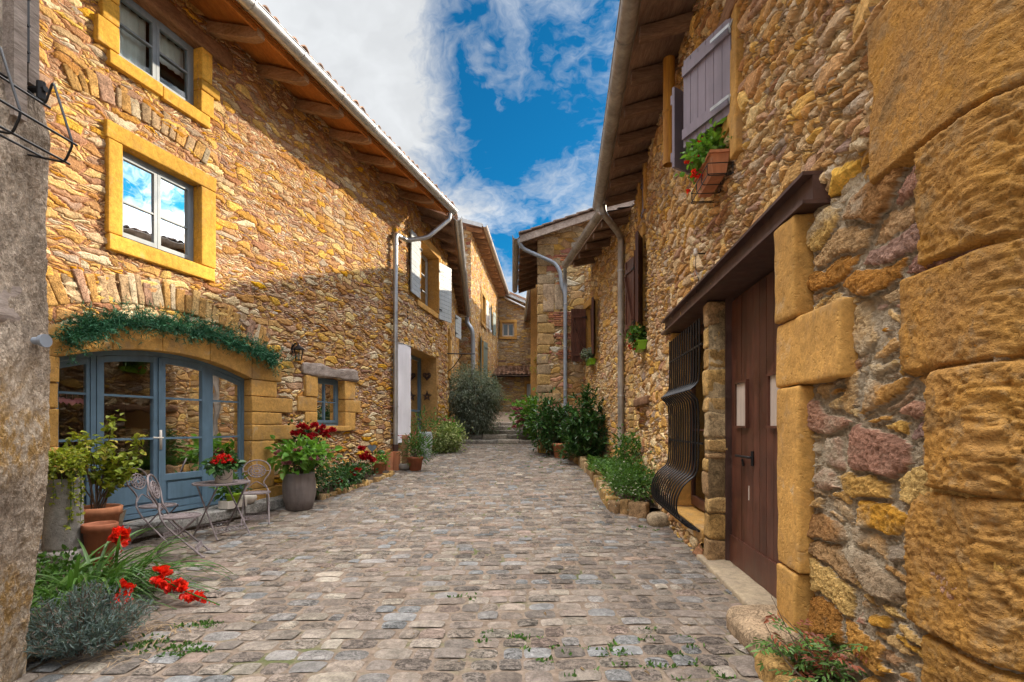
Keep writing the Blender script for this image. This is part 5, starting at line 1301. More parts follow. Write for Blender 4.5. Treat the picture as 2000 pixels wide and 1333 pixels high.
mb.build('foliage', M['lf_yel'], sp); sb.build('stem', M['bark'], sp, smooth=True)

tpot = thing('terracotta_pot', 'plain terracotta pot half hidden behind the long strap leaves', 'pot', (-4.36, 5.42, 0)); pot(tpot, (-4.36, 5.42, 0), .15, .47, 'terra_d')
pb = thing('succulent_planter', 'small square stone planter of spiky succulents on the doorstep', 'potted plant', (-4.99, 6.34, .222), 0)
mb = MB(); P8 = lambda s, z: [(-4.99 + a * s, 6.34 + b * s, z) for a, b in ((-1, -1), (1, -1), (1, 1), (-1, 1))]
mb.box8(np.array(P8(.085, .222) + P8(.125, .44))); mb.build('pot', M['pale'], pb)
rng = np.random.default_rng(53); mb = MB()
for cx, cy in ((-.05, -.04), (.05, .03), (0, .07), (.06, -.06), (-.06, .05)):
    for k in range(16): q = rng.uniform(0, 6.28); mb.blade(A(-4.99 + cx, 6.34 + cy, .43), (math.cos(q), math.sin(q), rng.uniform(.5, 2.2)), rng.uniform(.10, .19), .022, .25, 4, rcol(1, rng)[0])
mb.build('foliage', M['lf_mid'], pb)
wb = thing('planter_box', 'low white box on the doorstep below the lime green pot', 'box', (-4.37, 8.02, .225))
mb = MB(); fr = Fr((-4.37, 8.02), (.287, .958), (.958, -.287))
for q in ((-.19, .19, .075, .09), (-.19, .19, -.09, -.075), (-.19, -.175, -.075, .075), (.175, .19, -.075, .075)): mb.fbox(fr, q[0], q[1], .225, .345, q[2], q[3])
mb.fbox(fr, -.175, .175, .225, .24, -.075, .075); mb.build('box', M['cream'], wb)
lp = thing('lime_pot', 'lime green pot with a leafy plant behind the table legs', 'potted plant', (-4.36, 8.0, .242))
pot(lp, (-4.36, 8.0, .242), .105, .21, 'lime'); plant(lp, 'lf_mid', A(-4.36, 8.0, .56), (.17, .17, .13), 190, 16, .11, 54, width=.4)
gd = thing('white_gourd', 'smooth white ribbed gourd on the doorstep beside the box', 'ornament', (-4.30, 8.36, .222))
g = MB(); th = np.linspace(0, math.pi, 14); a = np.linspace(0, 2 * math.pi, 33); tt, aa = np.meshgrid(th, a, indexing='ij'); rr = .125 * (1 + .05 * np.cos(aa * 8)) * np.sin(tt)
g.grid(np.stack([-4.30 + rr * np.cos(aa), 8.36 + rr * np.sin(aa), .322 + .10 * np.cos(tt)], -1)); g.build('body', M['cream'], gd, smooth=True); MB().tube([(-4.30, 8.36, .41), (-4.30, 8.36, .45), (-4.29, 8.35, .47)], [.018, .012, .012], 6).build('stalk', M['pale'], gd)

bp = thing('potted_hydrangea', 'big grey-brown rounded pot of light green hydrangea with faded pink heads', 'potted plant', (-3.68, 8.86, .06))
z0 = .05; pr = [(0, 0), (.19, 0), (.215, .02), (.255, .18), (.272, .34), (.268, .48), (.252, .60), (.258, .63), (.245, .64), (.225, .61), (.225, .56), (0, .56)]
MB().lathe(pr, (-3.68, 8.86, z0), 34).build('pot', M['greypot'], bp, smooth=True); MB().lathe([(0, .58), (.23, .57)], (-3.68, 8.86, z0), 16).build('soil', M['soil'], bp)
kc, rng = plant(bp, 'lf_brt', A(-3.66, 8.84, .95), (.38, .34, .25), 330, 26, .135, 55, A(-3.68, 8.86, .6), .008, 10, width=.72, up=.1)
for p in (A(-3.60, 8.62, 1.08), A(-3.36, 8.70, .93), A(-3.98, 8.72, 1.02), A(-3.78, 8.58, .86)): mb = MB(); flower_heads(mb, [p], .085, rng, 60, .55, .25); mb.build('flower_head', M['mauve'], bp)

# --- planted strip along the left wall
rb = thing('rose_bush', 'climbing rose with deep red blooms beside the small window', 'plant', (-3.86, 9.45, .1))
kc, rng = plant(rb, 'lf_dark', A(-3.80, 9.5, .72), (.34, .34, .62), 1100, 60, .075, 56, A(-3.86, 9.5, .1), .009, 16, width=.62, hollow=.2)
mb = MB(); pts = [A(-3.86, 9.25, 1.42), A(-3.74, 9.22, 1.46), A(-3.66, 9.3, 1.34), A(-3.62, 9.35, 1.48), A(-3.92, 9.3, 1.36), A(-3.5, 9.45, 1.42), A(-3.42, 9.6, 1.44), A(-3.46, 9.5, 1.34), A(-3.70, 9.2, 1.30), A(-3.80, 9.2, 1.34)]
flower_heads(mb, [p + rng.normal(0, .03, 3) for p in pts for _ in range(3)], .078, rng, 18, .85, .3); mb.build('flowers', M['crimson'], rb)
sb = MB(); stems(sb, (-3.85, 9.5, .15), pts, .006, rng, .02); sb.build('stem', M['lf_dark'], rb)
pa = thing('potted_plant', 'low dark rose shrub with single red blooms trailing along the stone edging', 'plant', (-3.4, 10.7, .2))
kc, rng = plant(pa, 'lf_dark', A(-3.42, 10.7, .42), (.30, .95, .26), 1300, 75, .070, 57, A(-3.5, 10.8, .2), .006, 14, width=.6, flat=1)
mb = MB(); pts = [A(-3.30, 11.25, 1.0), A(-3.22, 11.3, .86), A(-3.18, 11.35, .78), A(-3.26, 11.2, .80), A(-3.12, 11.4, .70), A(-3.30, 10.6, .52), A(-3.42, 10.15, .36), A(-3.24, 10.7, .58)]
for p in pts: mb = MB(); flower_heads(mb, [p + rng.normal(0, .025, 3) for _ in range(3)], .078, rng, 16, .8, .3); mb.build('bloom', M['crimson'], pa)
sb = MB(); stems(sb, (-3.45, 11.2, .3), pts[:5], .006, rng, .02); sb.build('stem', M['lf_dark'], pa)
pa['category'] = 'shrub'; pa.name = 'rose_shrub'


def edging(name, label, pts, hgt, wid, seed, step=(.18, .36), pal=((.40, .25, .11), (.44, .31, .16), (.36, .23, .12), (.42, .26, .09))):
    """a kerb of rough stones along a line in plan"""
    r = np.random.default_rng(seed); path = bez([(x, y, 0) for x, y in pts], 30); s = np.concatenate([[0], np.cumsum(np.linalg.norm(np.diff(path, axis=0), axis=1))]); mb = MB(); q = 0
    while q < s[-1] - .1:
        n = r.uniform(*step); p0 = np.array([np.interp(q, s, path[:, k]) for k in (0, 1)]); p1 = np.array([np.interp(min(q + n, s[-1]), s, path[:, k]) for k in (0, 1)])
        d = (p1 - p0); L = np.linalg.norm(d); d /= L; nn = A(-d[1], d[0]); z = float(zg((p0[1] + p1[1]) / 2)); w = wid * r.uniform(.8, 1.2); h = hgt * r.uniform(.75, 1.2); off = r.normal(0, .015)
        mb.rbox(lambda a, b, c: np.stack([p0[0] + d[0] * a + nn[0] * (b - w / 2 + off), p0[1] + d[1] * a + nn[1] * (b - w / 2 + off), z - .05 + c], -1), (max(L - .012, .05), w, h + .05), r=.035, seg=.05, jit=.012, seed=int(r.integers(99)), freq=9, col=np.array(pal[r.integers(len(pal))]) * r.uniform(.8, 1.1)); q += n
    o = mb.build(name, M['rubst'], smooth=True, weld=True); return tag(o, label, 'kerb')


edging('stone_edging', 'low kerb of small ochre stones along the flower strip under the left wall', [(-3.62, 9.55), (-3.30, 10.3), (-2.98, 11.3), (-2.82, 12.2)], .10, .12, 61, (.10, .2))
edging('stone_edging', 'curved kerb of ochre blocks round the raised bed on the right', [(1.35, 15.3), (1.72, 14.4), (1.86, 13.0), (1.88, 11.4), (1.80, 10.0), (1.74, 9.0), (1.86, 8.5), (2.2, 8.25)], .22, .2, 62)


def soilbed(name, polyA, polyB, h, label=None):
    mb = MB(); a, b = np.array(polyA, float), np.array(polyB, float); rows = []
    for q in np.linspace(0, 1, 6):
        p = a * (1 - q) + b * q; z = zg(p[:, 1]) + h + .02 * np.sin(p[:, 1] * 9 + q * 5); rows.append(np.concatenate([p, z[:, None]], 1))
    mb.grid(np.array(rows)); return mb.build(name, M['soil'], kind='structure', smooth=True)


soilbed('bed_soil', [(-3.66, 9.4), (-3.30, 10.3), (-2.98, 11.3), (-2.82, 12.4)], [(-4.3, 9.4), (-4.03, 10.3), (-3.73, 11.3), (-3.4, 12.4)], .05)
soilbed('bed_soil', [(1.4, 15.3), (1.75, 14.4), (1.88, 13.0), (1.90, 11.4), (1.82, 10.0), (1.76, 9.0), (2.1, 8.3)], [(2.28, 15.6), (2.4, 14.4), (2.55, 13.0), (2.75, 11.4), (2.62, 10.0), (2.52, 9.0), (2.45, 8.3)], .14)
soilbed('bed_soil', [(-3.5, 3.0), (-3.0, 3.1), (-2.95, 3.7), (-3.3, 4.4), (-4.0, 4.9), (-4.4, 5.2)], [(-6, 3.0), (-6, 3.1), (-6, 3.7), (-6, 4.4), (-5.8, 4.9), (-5.6, 5.2)], .022)
soilbed('bed_soil', [(1.52, 2.45), (1.50, 2.9), (1.56, 3.3)], [(1.9, 2.45), (1.92, 2.9), (1.95, 3.3)], .05)

cp = thing('cactus_pot', 'tall narrow terracotta pot with a small round cactus at the foot of the downpipe', 'potted plant', (-3.16, 12.35, .45)); pot(cp, (-3.16, 12.35, .40), .12, .42)
mb = MB(); mb.grid(np.stack([-3.16 + .10 * np.sin(tt) * np.cos(aa) * (1 + .06 * np.cos(aa * 10)), 12.35 + .10 * np.sin(tt) * np.sin(aa), .83 + .09 * np.cos(tt)], -1)); mb.build('cactus', M['lf_dark'], cp, smooth=True)
c2 = thing('herb_pot', 'short terracotta pot with a small leafy plant, just left of the tile tubes', 'potted plant', (-3.10, 11.95, .4)); pot(c2, (-3.12, 11.95, .36), .13, .30); plant(c2, 'lf_brt', A(-3.06, 11.9, .72), (.16, .16, .12), 140, 14, .07, 63, width=.6)
ss = thing('slate_plant_marker', 'heart-shaped slate plant marker on a stick among the pots', 'plant marker', (-3.28, 12.0, .5))
th_ = np.linspace(0, 2 * math.pi, 30); hx, hz = .0055 * 16 * np.sin(th_) ** 3 * 1.15, .0055 * (13 * np.cos(th_) - 5 * np.cos(2 * th_) - 2 * np.cos(3 * th_) - np.cos(4 * th_)) * 1.15
mb = MB(); mb.add(np.stack([-3.28 + hx, 12.0 + 0 * hx, .98 + hz], -1), [np.arange(30)]); mb.add(np.stack([-3.28 + hx, 12.012 + 0 * hx, .98 + hz], -1), [np.arange(30)[::-1]]); mb.build('slate_heart', M['greyblue'], ss); MB().tube([(-3.28, 12.02, .35), (-3.28, 12.02, .98)], .008, 5).build('stick', M['bark'], ss)
for k, (x, y) in enumerate(((-3.02, 12.55), (-2.88, 12.72))):
    tt_ = MB(); an = np.linspace(-.4, math.pi + .4, 14) + math.pi + .3
    prof = np.stack([np.cos(an) * .105, np.sin(an) * .105], -1); prof = np.concatenate([prof, prof[::-1] * .84]); z = float(zg(y))
    tt_.sweep([(x, y, z), (x, y, z + .47)], prof, up=(0, 1, 0)); tag(tt_.build('roof_tile', M['terra'], smooth=False), ['half-round terracotta tile standing on end, the left one of the pair', 'half-round terracotta tile standing on end next to the wooden post'][k], 'tile', 'terracotta tiles stood on end')
wp = thing('wooden_post', 'short squared timber post standing on a dark stone foot beside the oleander', 'post', (-2.66, 12.75, .45))
MB().rbox(lambda x, y, z: np.stack([-2.73 + x, 12.68 + y, .55 + z], -1), (.14, .14, .72), r=.012, jit=.004, col=.6).build('post', M['wood_rafter'], wp, smooth=True, weld=True)
MB().lathe([(0, 0), (.16, 0), (.18, .05), (.175, .12), (.15, .15), (0, .155)], (-2.66, 12.75, .41), 14, wob=.06).build('stone_foot', M['grey_stone'], wp, smooth=True)
ol = thing('potted_oleander', 'terracotta pot of narrow-leaved oleander with pink buds near the white banner', 'potted plant', (-2.38, 12.62, .4)); pot(ol, (-2.38, 12.62, .40), .19, .34, 'terra_d')
kc, rng = plant(ol, 'lf_mid', A(-2.36, 12.6, .98), (.34, .30, .30), 620, 40, .12, 64, A(-2.38, 12.62, .68), .007, 14, width=.2, up=.5); mb = MB(); flower_heads(mb, [A(-2.36, 12.55, 1.0) + A(rng.normal(0, .17), rng.normal(0, .1), rng.uniform(.18, .34)) for _ in range(14)], .032, rng, 8); mb.build('flowers', M['pink'], ol)
gp_ = thing('grey_vase', 'tall pale grey planter with wispy green and russet leaves beside the recessed door', 'potted plant', (-2.48, 14.65, .55)); MB().lathe([(0, 0), (.13, 0), (.15, .05), (.20, .45), (.21, .6), (.19, .74), (.17, .78), (.15, .74), (0, .68)], (-2.48, 14.65, .55), 24).build('pot', M['ltgrey'], gp_, smooth=True)
plant(gp_, 'lf_nan', A(-2.5, 14.65, 1.55), (.36, .36, .34), 330, 28, .10, 65, A(-2.48, 14.65, 1.25), .006, 12, width=.4, up=.4)
vb = thing('variegated_bush', 'rounded cream-and-green variegated shrub at the foot of the steps', 'shrub', (-2.02, 15.9, .68)); plant(vb, 'lf_var', A(-2.03, 15.9, 1.05), (.50, .50, .46), 2300, 85, .075, 66, A(-2.02, 15.9, .66), .01, 14, width=.7)
gm = thing('geranium', 'bright green geranium with pink flowers behind the variegated shrub', 'plant', (-2.02, 16.9, .8)); kc, rng = plant(gm, 'lf_brt', A(-2.02, 16.9, 1.40), (.34, .3, .30), 420, 30, .10, 67, A(-2.02, 16.9, .8), .007, 10, width=.8); mb = MB(); flower_heads(mb, [A(-2.02 + rng.normal(0, .16), 16.7, 1.66 + rng.normal(0, .04)) for _ in range(9)], .06, rng, 16); mb.build('flowers', M['pink'], gm)
bb = thing('grey_green_bush', 'big dense grey-green olive-like bush filling the left end of the steps', 'bush', (-1.5, 19.2, .95))
rng = np.random.default_rng(68); mb = MB()
tops = [clump_leaves(mb, A(-1.50, 19.6, 2.62), (.92, .9, 1.0), 9000, 190, .115, rng, .26, .20, -.05, .55, .25, droop=.55), clump_leaves(mb, A(-1.50, 19.5, 1.78), (.84, .75, .78), 6000, 130, .115, rng, .26, .2, -.15, .5, .25, droop=.75)]
for _ in range(46):                                                # drooping sprays break the outline
    q = rng.uniform(0, 6.28); s = A(-1.50 + .76 * math.cos(q), 19.2 + .8 * math.sin(q), rng.uniform(2.4, 3.45)); n = 42; t = np.linspace(0, 1, n)[:, None]; L = rng.uniform(.3, .6)
    path = s + t * A(math.cos(q), math.sin(q), .5) * L * .8 + t ** 2 * A(0, 0, -L * 1.1); mb.leaves(path + rng.normal(0, .015, (n, 3)), rng.normal(size=(n, 3)) + A(0, 0, -.6), .10, .26, .2, rcol(n, rng, .6), .2, rng)
mb.build('foliage', M['lf_grey'], bb); sb = MB(); stems(sb, (-1.45, 19.25, .95), np.concatenate(tops)[::8], .03, rng); sb.build('stem', M['bark'], bb, smooth=True)

# --- right-hand beds
hy = thing('hydrangea_bush', 'spreading hydrangea with fading pink-brown heads beside the steps on the right', 'bush', (.64, 18.7, 1.0))
kc, rng = plant(hy, 'lf_brt', A(.74, 18.7, 1.82), (.62, .7, .62), 1500, 60, .15, 69, A(.8, 18.8, 1.0), .012, 18, width=.7, up=.1); 
for _ in range(13): mb = MB(); flower_heads(mb, [A(.6 + rng.uniform(-.55, .3), 18.15 + rng.normal(0, .15), rng.uniform(1.4, 2.3))], .10, rng, 45, .5, .2); mb.build('flower_head', M['mauve'], hy)
ds = thing('leafy_shrub', 'dark leafy shrub against the corner of the gabled house', 'shrub', (1.2, 15.1, .65)); plant(ds, 'lf_dark', A(1.16, 15.05, 1.5), (.56, .45, .62), 1500, 70, .13, 70, A(1.2, 15.2, .65), .012, 18, width=.5)
lr = thing('laurel_bush', 'glossy dark green laurel with upright pointed leaves in front of the bend', 'shrub', (2.02, 13.7, .55))
rng = np.random.default_rng(71); mb = MB(); sb = MB()
for k in range(150):
    q = rng.uniform(0, 6.28); rr = math.sqrt(rng.uniform(0, 1)) * .80; zt = .75 + rng.uniform(.0, 1.85) * (1 - .5 * (rr / .82) ** 2); tip = A(2.02 + rr * math.cos(q), 13.7 + rr * math.sin(q), zt)
    dr_ = A(math.cos(q) * rr, math.sin(q) * rr, .45); n = 17; j = np.linspace(0, 1, n)[:, None]; ax = dr_ / np.linalg.norm(dr_); p = tip - ax * .36 * (1 - j)
    d = rng.normal(size=(n, 3)) * .9 + ax * 1.1; b = rng.uniform(.2, .8); mb.leaves(p, d, rng.uniform(.13, .22, n), .30, .25, rcol(n, rng, b), .2, rng, np.tile(A(0, 0, 1.), (n, 1)))
    if k % 4 == 0: sb.tube(bez([A(2.02, 13.7, .55) + rng.normal(0, .06, 3) * (1, 1, 0), (A(2.02, 13.7, .6) + tip) / 2 + rng.normal(0, .05, 3), tip], 5), np.linspace(.014, .005, 11), 5, cap=False)
mb.build('foliage', M['lf_dark'], lr); sb.build('stem', M['bark'], lr, smooth=True)
for nm, x, y, z, r_, h_, lb in (('terracotta_pot', 1.40, 14.75, .58, .24, .42, 'leaning terracotta pot at the edge of the laurel'), ):
    t_ = thing(nm, lb, 'pot', (x, y, z)); pot(t_, (x, y, z), r_, h_)
fn = thing('fern_clump', 'feathery mid-green ferny plants in the raised bed below the grey downpipe', 'plant', (2.1, 11.9, .45)); rng = np.random.default_rng(72); mb = MB()
for k in range(80):
    q = rng.uniform(0, 6.28); b = A(2.15 + rng.normal(0, .22), 11.6 + rng.normal(0, .7), float(zg(11.6)) + .12); L = rng.uniform(.4, .8); d = A(math.cos(q) * .6, math.sin(q) * .6, 1.0); d /= np.linalg.norm(d); n = 16
    t = np.linspace(.15, 1, n)[:, None]; pth = b + d * t * L + A(0, 0, -.35 * L) * t ** 2; sd = np.cross(d, (0, 0, 1)); s_ = np.where(np.arange(n) % 2, 1, -1)[:, None]; mb.leaves(pth, sd * s_ + d * .6, L * .28 * (1.1 - t[:, 0]), .42, .2, rcol(n, rng, rng.uniform(.3, .8)), .2, rng, np.tile(A(0, 0, 1.), (n, 1)))
mb.build('foliage', M['lf_mid'], fn)
gs = thing('ornamental_grass', 'tuft of long arching grass blades in the raised bed before the barred window', 'plant', (2.2, 9.9, .3)); rng = np.random.default_rng(73); mb = MB()
for k in range(260):
    q = rng.uniform(0, 6.28); mb.blade(A(2.18 + rng.normal(0, .13), 9.95 + rng.normal(0, .4), float(zg(9.9)) + .1), (math.cos(q) * .5, math.sin(q) * .5, 1), rng.uniform(.45, 1.0), .014, .35, 6, rcol(1, rng)[0])
mb.build('foliage', M['lf_brt'], gs)
lt = thing('leafy_bed_plant', 'tall soft bright-green bed plant against the wall stones under the niche', 'plant', (2.45, 10.3, .3)); plant(lt, 'lf_mid', A(2.38, 10.4, .85), (.28, .5, .45), 900, 50, .085, 77, A(2.42, 10.4, .3), .006, 14, width=.5)
wf = thing('white_flowering_plant', 'bushy grey-green plant with tiny white flowers spilling over the kerb end', 'plant', (2.02, 8.7, .15)); kc, rng = plant(wf, 'lf_mid', A(2.02, 8.75, .50), (.40, .50, .36), 2200, 80, .055, 74, A(2.05, 8.75, .15), .006, 14, width=.55, flat=1); mb = MB(); flower_heads(mb, [A(2.0, 8.7, .45) + rng.normal(0, 1, 3) * A(.24, .3, .17) + A(-.12, -.16, 0) for _ in range(85)], .018, rng, 6); mb.build('flowers', M['whitef'], wf)
bo = MB().rbox(lambda x, y, z: np.stack([2.06 + x, 7.55 + y, -.04 + z], -1), (.30, .34, .22), r=.10, seg=.04, jit=.016, freq=6, col=(.34, .26, .165)); tag(bo.build('boulder', M['rubst'], smooth=True, weld=True), 'rounded pale boulder on the setts just below the barred window', 'stone')

# window boxes
def window_box(label, fr, t, half, z, mat, leaf, flower, seed, w=.13, h=.16, cage=False):
    o = fr.P(t, z, w); r = thing('window_box', label, 'flower box', tuple(o)); mb = MB(); a, b = half / fr.L, (half - .025) / fr.L
    top = [fr.P(t + s * a, z + h, w + q) for s, q in ((-1, -.085), (1, -.085), (1, .085), (-1, .085))]; bot = [fr.P(t + s * b, z, w + q) for s, q in ((-1, -.06), (1, -.06), (1, .06), (-1, .06))]
    mb.box8(np.array(bot + top)); mb.fbox(fr, t - a - .012, t + a + .012, z + h - .022, z + h + .004, w - .098, w + .098); mb.build('box', M[mat], r)
    if cage:
        mb = MB()
        for zz in (z - .03, z + .07): mb.tube([fr.P(t - a - .03, zz, w - .11), fr.P(t - a - .03, zz, w + .12), fr.P(t + a + .03, zz, w + .12), fr.P(t + a + .03, zz, w - .11)], .005, 5)
        for s in np.linspace(-1, 1, 4): mb.tube(corners([fr.P(t + s * a, z + .07, w + .12), fr.P(t + s * a, z - .03, w + .12), fr.P(t + s * a, z - .03, w - .11), fr.P(t + s * a, z + .3, w - .11)], .03), .005, 5)
        mb.build('wire_holder', M['iron'], r)
    rng = np.random.default_rng(seed); kc, rng = plant(r, leaf, fr.P(t + .05, z + h + .12, w + .03), (.16, half * 1.05, .15), 420, 34, .068, seed, width=.85)
    if flower: mb = MB(); flower_heads(mb, [fr.P(t + rng.uniform(-.2, 1.25) * half, z + h + rng.uniform(-.16, .24), w + rng.uniform(.06, .2)) for _ in range(10)], .038, rng, 12); mb.build('flowers', M[flower], r)
    return r


window_box('terracotta window box in a wire holder with a geranium under the mauve shutters', R1, 4.98, .28, 3.84, 'terra', 'lf_brt', 'orange_red', 81, .15, .2, True)
window_box('lime green window box with red geraniums below the first brown shutters', R1, 9.75, .28, 2.93, 'greenbox', 'lf_mid', 'red', 82)
window_box('lime green window box with small grey-green leaves below the farther brown shutters', R2, 14.55, .26, 3.22, 'greenbox', 'lf_grey', None, 83)

# --- near corners
lv = thing('lavender_bush', 'grey-blue lavender bush in the near left corner', 'shrub', (-2.76, 3.35, 0)); rng = np.random.default_rng(84); mb = MB(); sb = MB()
for k in range(340):
    q = rng.uniform(0, 6.28); rr = math.sqrt(rng.uniform()) * .40; b = A(-2.84 + rr * .3 * math.cos(q), 3.38 + rr * .3 * math.sin(q), .02); tip = A(-2.84 + rr * math.cos(q), 3.38 + rr * math.sin(q), (.45 - .55 * rr ** 2 * 2.8) * rng.uniform(.7, 1.08)); ax = tip - b
    n = 26; t = np.sort(rng.uniform(.25, 1, n))[:, None]; p = b + ax * t; d = rng.normal(size=(n, 3)) * .8 + ax / np.linalg.norm(ax) * .9; mb.leaves(p, d, rng.uniform(.028, .05, n), .17, .2, rcol(n, rng, rng.uniform(.2, .85)), .1, rng)
    if k % 3 == 0: sb.tube([b, b + ax * .5 + rng.normal(0, .01, 3), tip], .0025, 4, cap=False)
mb.build('foliage', M['lf_lav'], lv); sb.build('stem', M['bark'], lv)
gl = thing('gladiolus', 'sprawling gladiolus with strap leaves and fallen spikes of scarlet flowers', 'plant', (-3.6, 4.4, .02)); rng = np.random.default_rng(85); mb = MB()
for k in range(170):
    q = rng.normal(.15, 1.0); b = A(-3.60 + rng.normal(0, .17), 4.42 + rng.normal(0, .22), .02); mb.blade(b, (math.cos(q), math.sin(q) * .8 - .1, rng.uniform(.35, 1.7)), rng.uniform(.5, 1.25), rng.uniform(.02, .036), rng.uniform(.35, .8), 9, rcol(1, rng)[0], rng.normal(0, .5))
mb.build('foliage', M['lf_glad'], gl)
def spike(pts, n, size, name='flower_spike'):
    path = bez(pts, 14); f = MB(); st = MB().tube(path, .006, 5)
    for k in range(n):
        j = int(len(path) * (.46 + .40 * k / n)); p = path[j]; tn = path[min(j + 1, len(path) - 1)] - path[j - 1]; tn /= np.linalg.norm(tn); sd = np.cross(tn, rng.normal(size=3)); sd /= np.linalg.norm(sd); c = p + sd * .02; ax = sd * .8 + tn * .5 + A(0, 0, .15)
        d = rng.normal(size=(9, 3)) * .65 + ax; f.leaves(np.tile(c, (9, 1)), d, size * (1 - .35 * k / n) * rng.uniform(.8, 1.1, 9), .72, .3, rcol(9, rng), -.25, rng)
    for k in range(6): j = int(len(path) * (.87 + .02 * k)); f.leaves(path[[min(j, len(path) - 1)]], [rng.normal(size=3)], .022, .6, .2, A(0, 0, .1), .1, rng)
    o = f.build(name, M['orange_red'], gl); st.build('stalk', M['lf_glad'], o)
spike([(-3.65, 4.45, .05), (-3.5, 4.6, .45), (-3.50, 4.55, .52), (-3.36, 4.42, .40)], 13, .075)
spike([(-3.45, 4.35, .05), (-3.15, 4.4, .26), (-2.80, 4.28, .15), (-2.40, 4.2, .03)], 18, .08)
spike([(-3.5, 4.2, .05), (-3.2, 4.15, .22), (-3.06, 4.0, .13), (-2.99, 3.8, .03)], 14, .075)
rng = np.random.default_rng(86); mb = MB(); n = 5200; p = np.stack([rng.uniform(-4.7, -3.0, n), rng.uniform(3.15, 5.0, n), np.zeros(n)], 1); k = (p[:, 0] < -3.15 - .55 * (p[:, 1] - 3.9).clip(0)) ; p = p[k]; n = len(p)
p[:, 2] = .03 + .42 * np.abs(snoise(p, 3.2, 4)) * rng.uniform(.2, 1, n); mb.leaves(p, rng.normal(size=(n, 3)) + A(0, 0, .5), rng.uniform(.03, .07, n), .6, .2, rcol(n, rng), .2, rng); mb.build('ground_cover', M['lf_mid'], kind='stuff')
rng = np.random.default_rng(87); mb = MB()
for k in range(300):
    q = rng.uniform(0, 6.28); mb.blade(A(rng.uniform(-3.3, -2.35), rng.uniform(3.2, 3.9), .02), (math.cos(q), math.sin(q), rng.uniform(0, .7)), rng.uniform(.08, .28), .006, .5, 4, rcol(1, rng)[0])
mb.build('dry_grass', M['dry'], kind='stuff')
nd = thing('nandina', 'small red-tipped nandina growing at the wall foot in the near right corner', 'plant', (1.75, 2.85, .05)); rng = np.random.default_rng(88); mb = MB(); sb = MB()
for k in range(17):
    b = A(1.76 + rng.normal(0, .05), 2.85 + rng.normal(0, .10), .05); q = rng.uniform(0, 6.28); tip = b + A(math.cos(q) * .22 - .05, math.sin(q) * .28, rng.uniform(.16, .42)); path = bez([b, (b + tip) / 2 + rng.normal(0, .03, 3), tip], 6); sb.tube(path, np.linspace(.006, .002, len(path)), 5, cap=False)
    for m_ in range(7):
        c = path[rng.integers(3, len(path))]; d0 = rng.normal(size=3) * A(1, 1, .35); d0 /= np.linalg.norm(d0); n = 7; t = np.linspace(.2, 1, n)[:, None]; pth = c + d0 * t * .11; sd = np.cross(d0, (0, 0, 1)); s_ = np.where(np.arange(n) % 2, 1, -1)[:, None]; s_[-1] = 0
        cc = rcol(n, rng); cc[:, 1] = np.where(tip[2] > .38, .95, .4) if rng.random() < .6 else .3; mb.leaves(pth, sd * s_ + d0 * .7, rng.uniform(.035, .06, n), .38, .2, cc, .2, rng, np.tile(A(0, 0, 1.), (n, 1)))
mb.build('foliage', M['lf_nan'], nd); sb.build('stem', M['bark'], nd, smooth=True)
st = MB().rbox(lambda x, y, z: np.stack([1.56 + x + .1 * (y - .3), 3.24 + y, -.05 + z], -1), (.42, .60, .23), r=.085, seg=.035, jit=.012, freq=7, col=(.37, .265, .165)); tag(st.build('doorstep_stone', M['rubst'], smooth=True, weld=True), 'rounded worn block of stone beside the plank door, behind the nandina', 'stone')
for k, (x, y, w_, d_, h_, lb) in enumerate(((1.47, 2.93, .17, .22, .17, 'ochre edging stone next to the rounded doorstep block'), (1.46, 2.62, .2, .28, .14, 'ochre edging stone at the bottom right border in front of the nandina'))):
    e = MB().rbox(lambda a, b, c: np.stack([x + a, y + b, -.03 + c], -1), (w_, d_, h_), r=.045, seg=.03, jit=.012, freq=9, seed=k, col=(.46, .28, .10)); tag(e.build('edging_stone', M['rubst'], smooth=True, weld=True), lb, 'stone')
rng = np.random.default_rng(89); mb = MB()                          # moss and weeds in the joints
for cx, cy, s, n in [(-2.32, 3.84, .08, 160), (-2.2, 3.40, .10, 220), (-2.5, 3.5, .08, 160), (-.45, 4.45, .07, 40), (-.02, 3.6, .20, 120), (.45, 3.45, .12, 70), (.70, 3.35, .12, 90), (.95, 3.6, .12, 60), (.2, 3.1, .15, 50), (1.1, 3.1, .15, 100), (.9, 13.5, .9, 350), (1.2, 15, .5, 220), (1.95, 7.4, .2, 60), (-.4, 17.6, .9, 150)]:
    c0 = rng.normal(0, s, (max(3, n // 14), 2)); i = rng.integers(0, len(c0), n); p = np.stack([cx + c0[i, 0] + rng.normal(0, .03, n), cy + c0[i, 1] * .6 + rng.normal(0, .016, n), np.zeros(n)], 1); p[:, 2] = zg(p[:, 1]) + .006
    mb.leaves(p, rng.normal(size=(n, 3)) + A(0, 0, .7), rng.uniform(.015, .04, n), .5, .2, rcol(n, rng), .2, rng)
mb.build('joint_weeds', M['lf_mid'], kind='stuff')
rng = np.random.default_rng(90); n = 90; p = np.stack([rng.uniform(-3, 1.9, n), rng.uniform(3.0, 12, n), np.zeros(n)], 1); p[:, 2] = zg(p[:, 1]) + .028; d = rng.normal(size=(n, 3)) * A(1, 1, .12); mb = MB(); mb.leaves(p, d, rng.uniform(.02, .05, n), .45, .5, rcol(n, rng), .3, rng, np.tile(A(0, 0, 1.), (n, 1))); mb.build('fallen_leaves', M['dry'], kind='stuff')

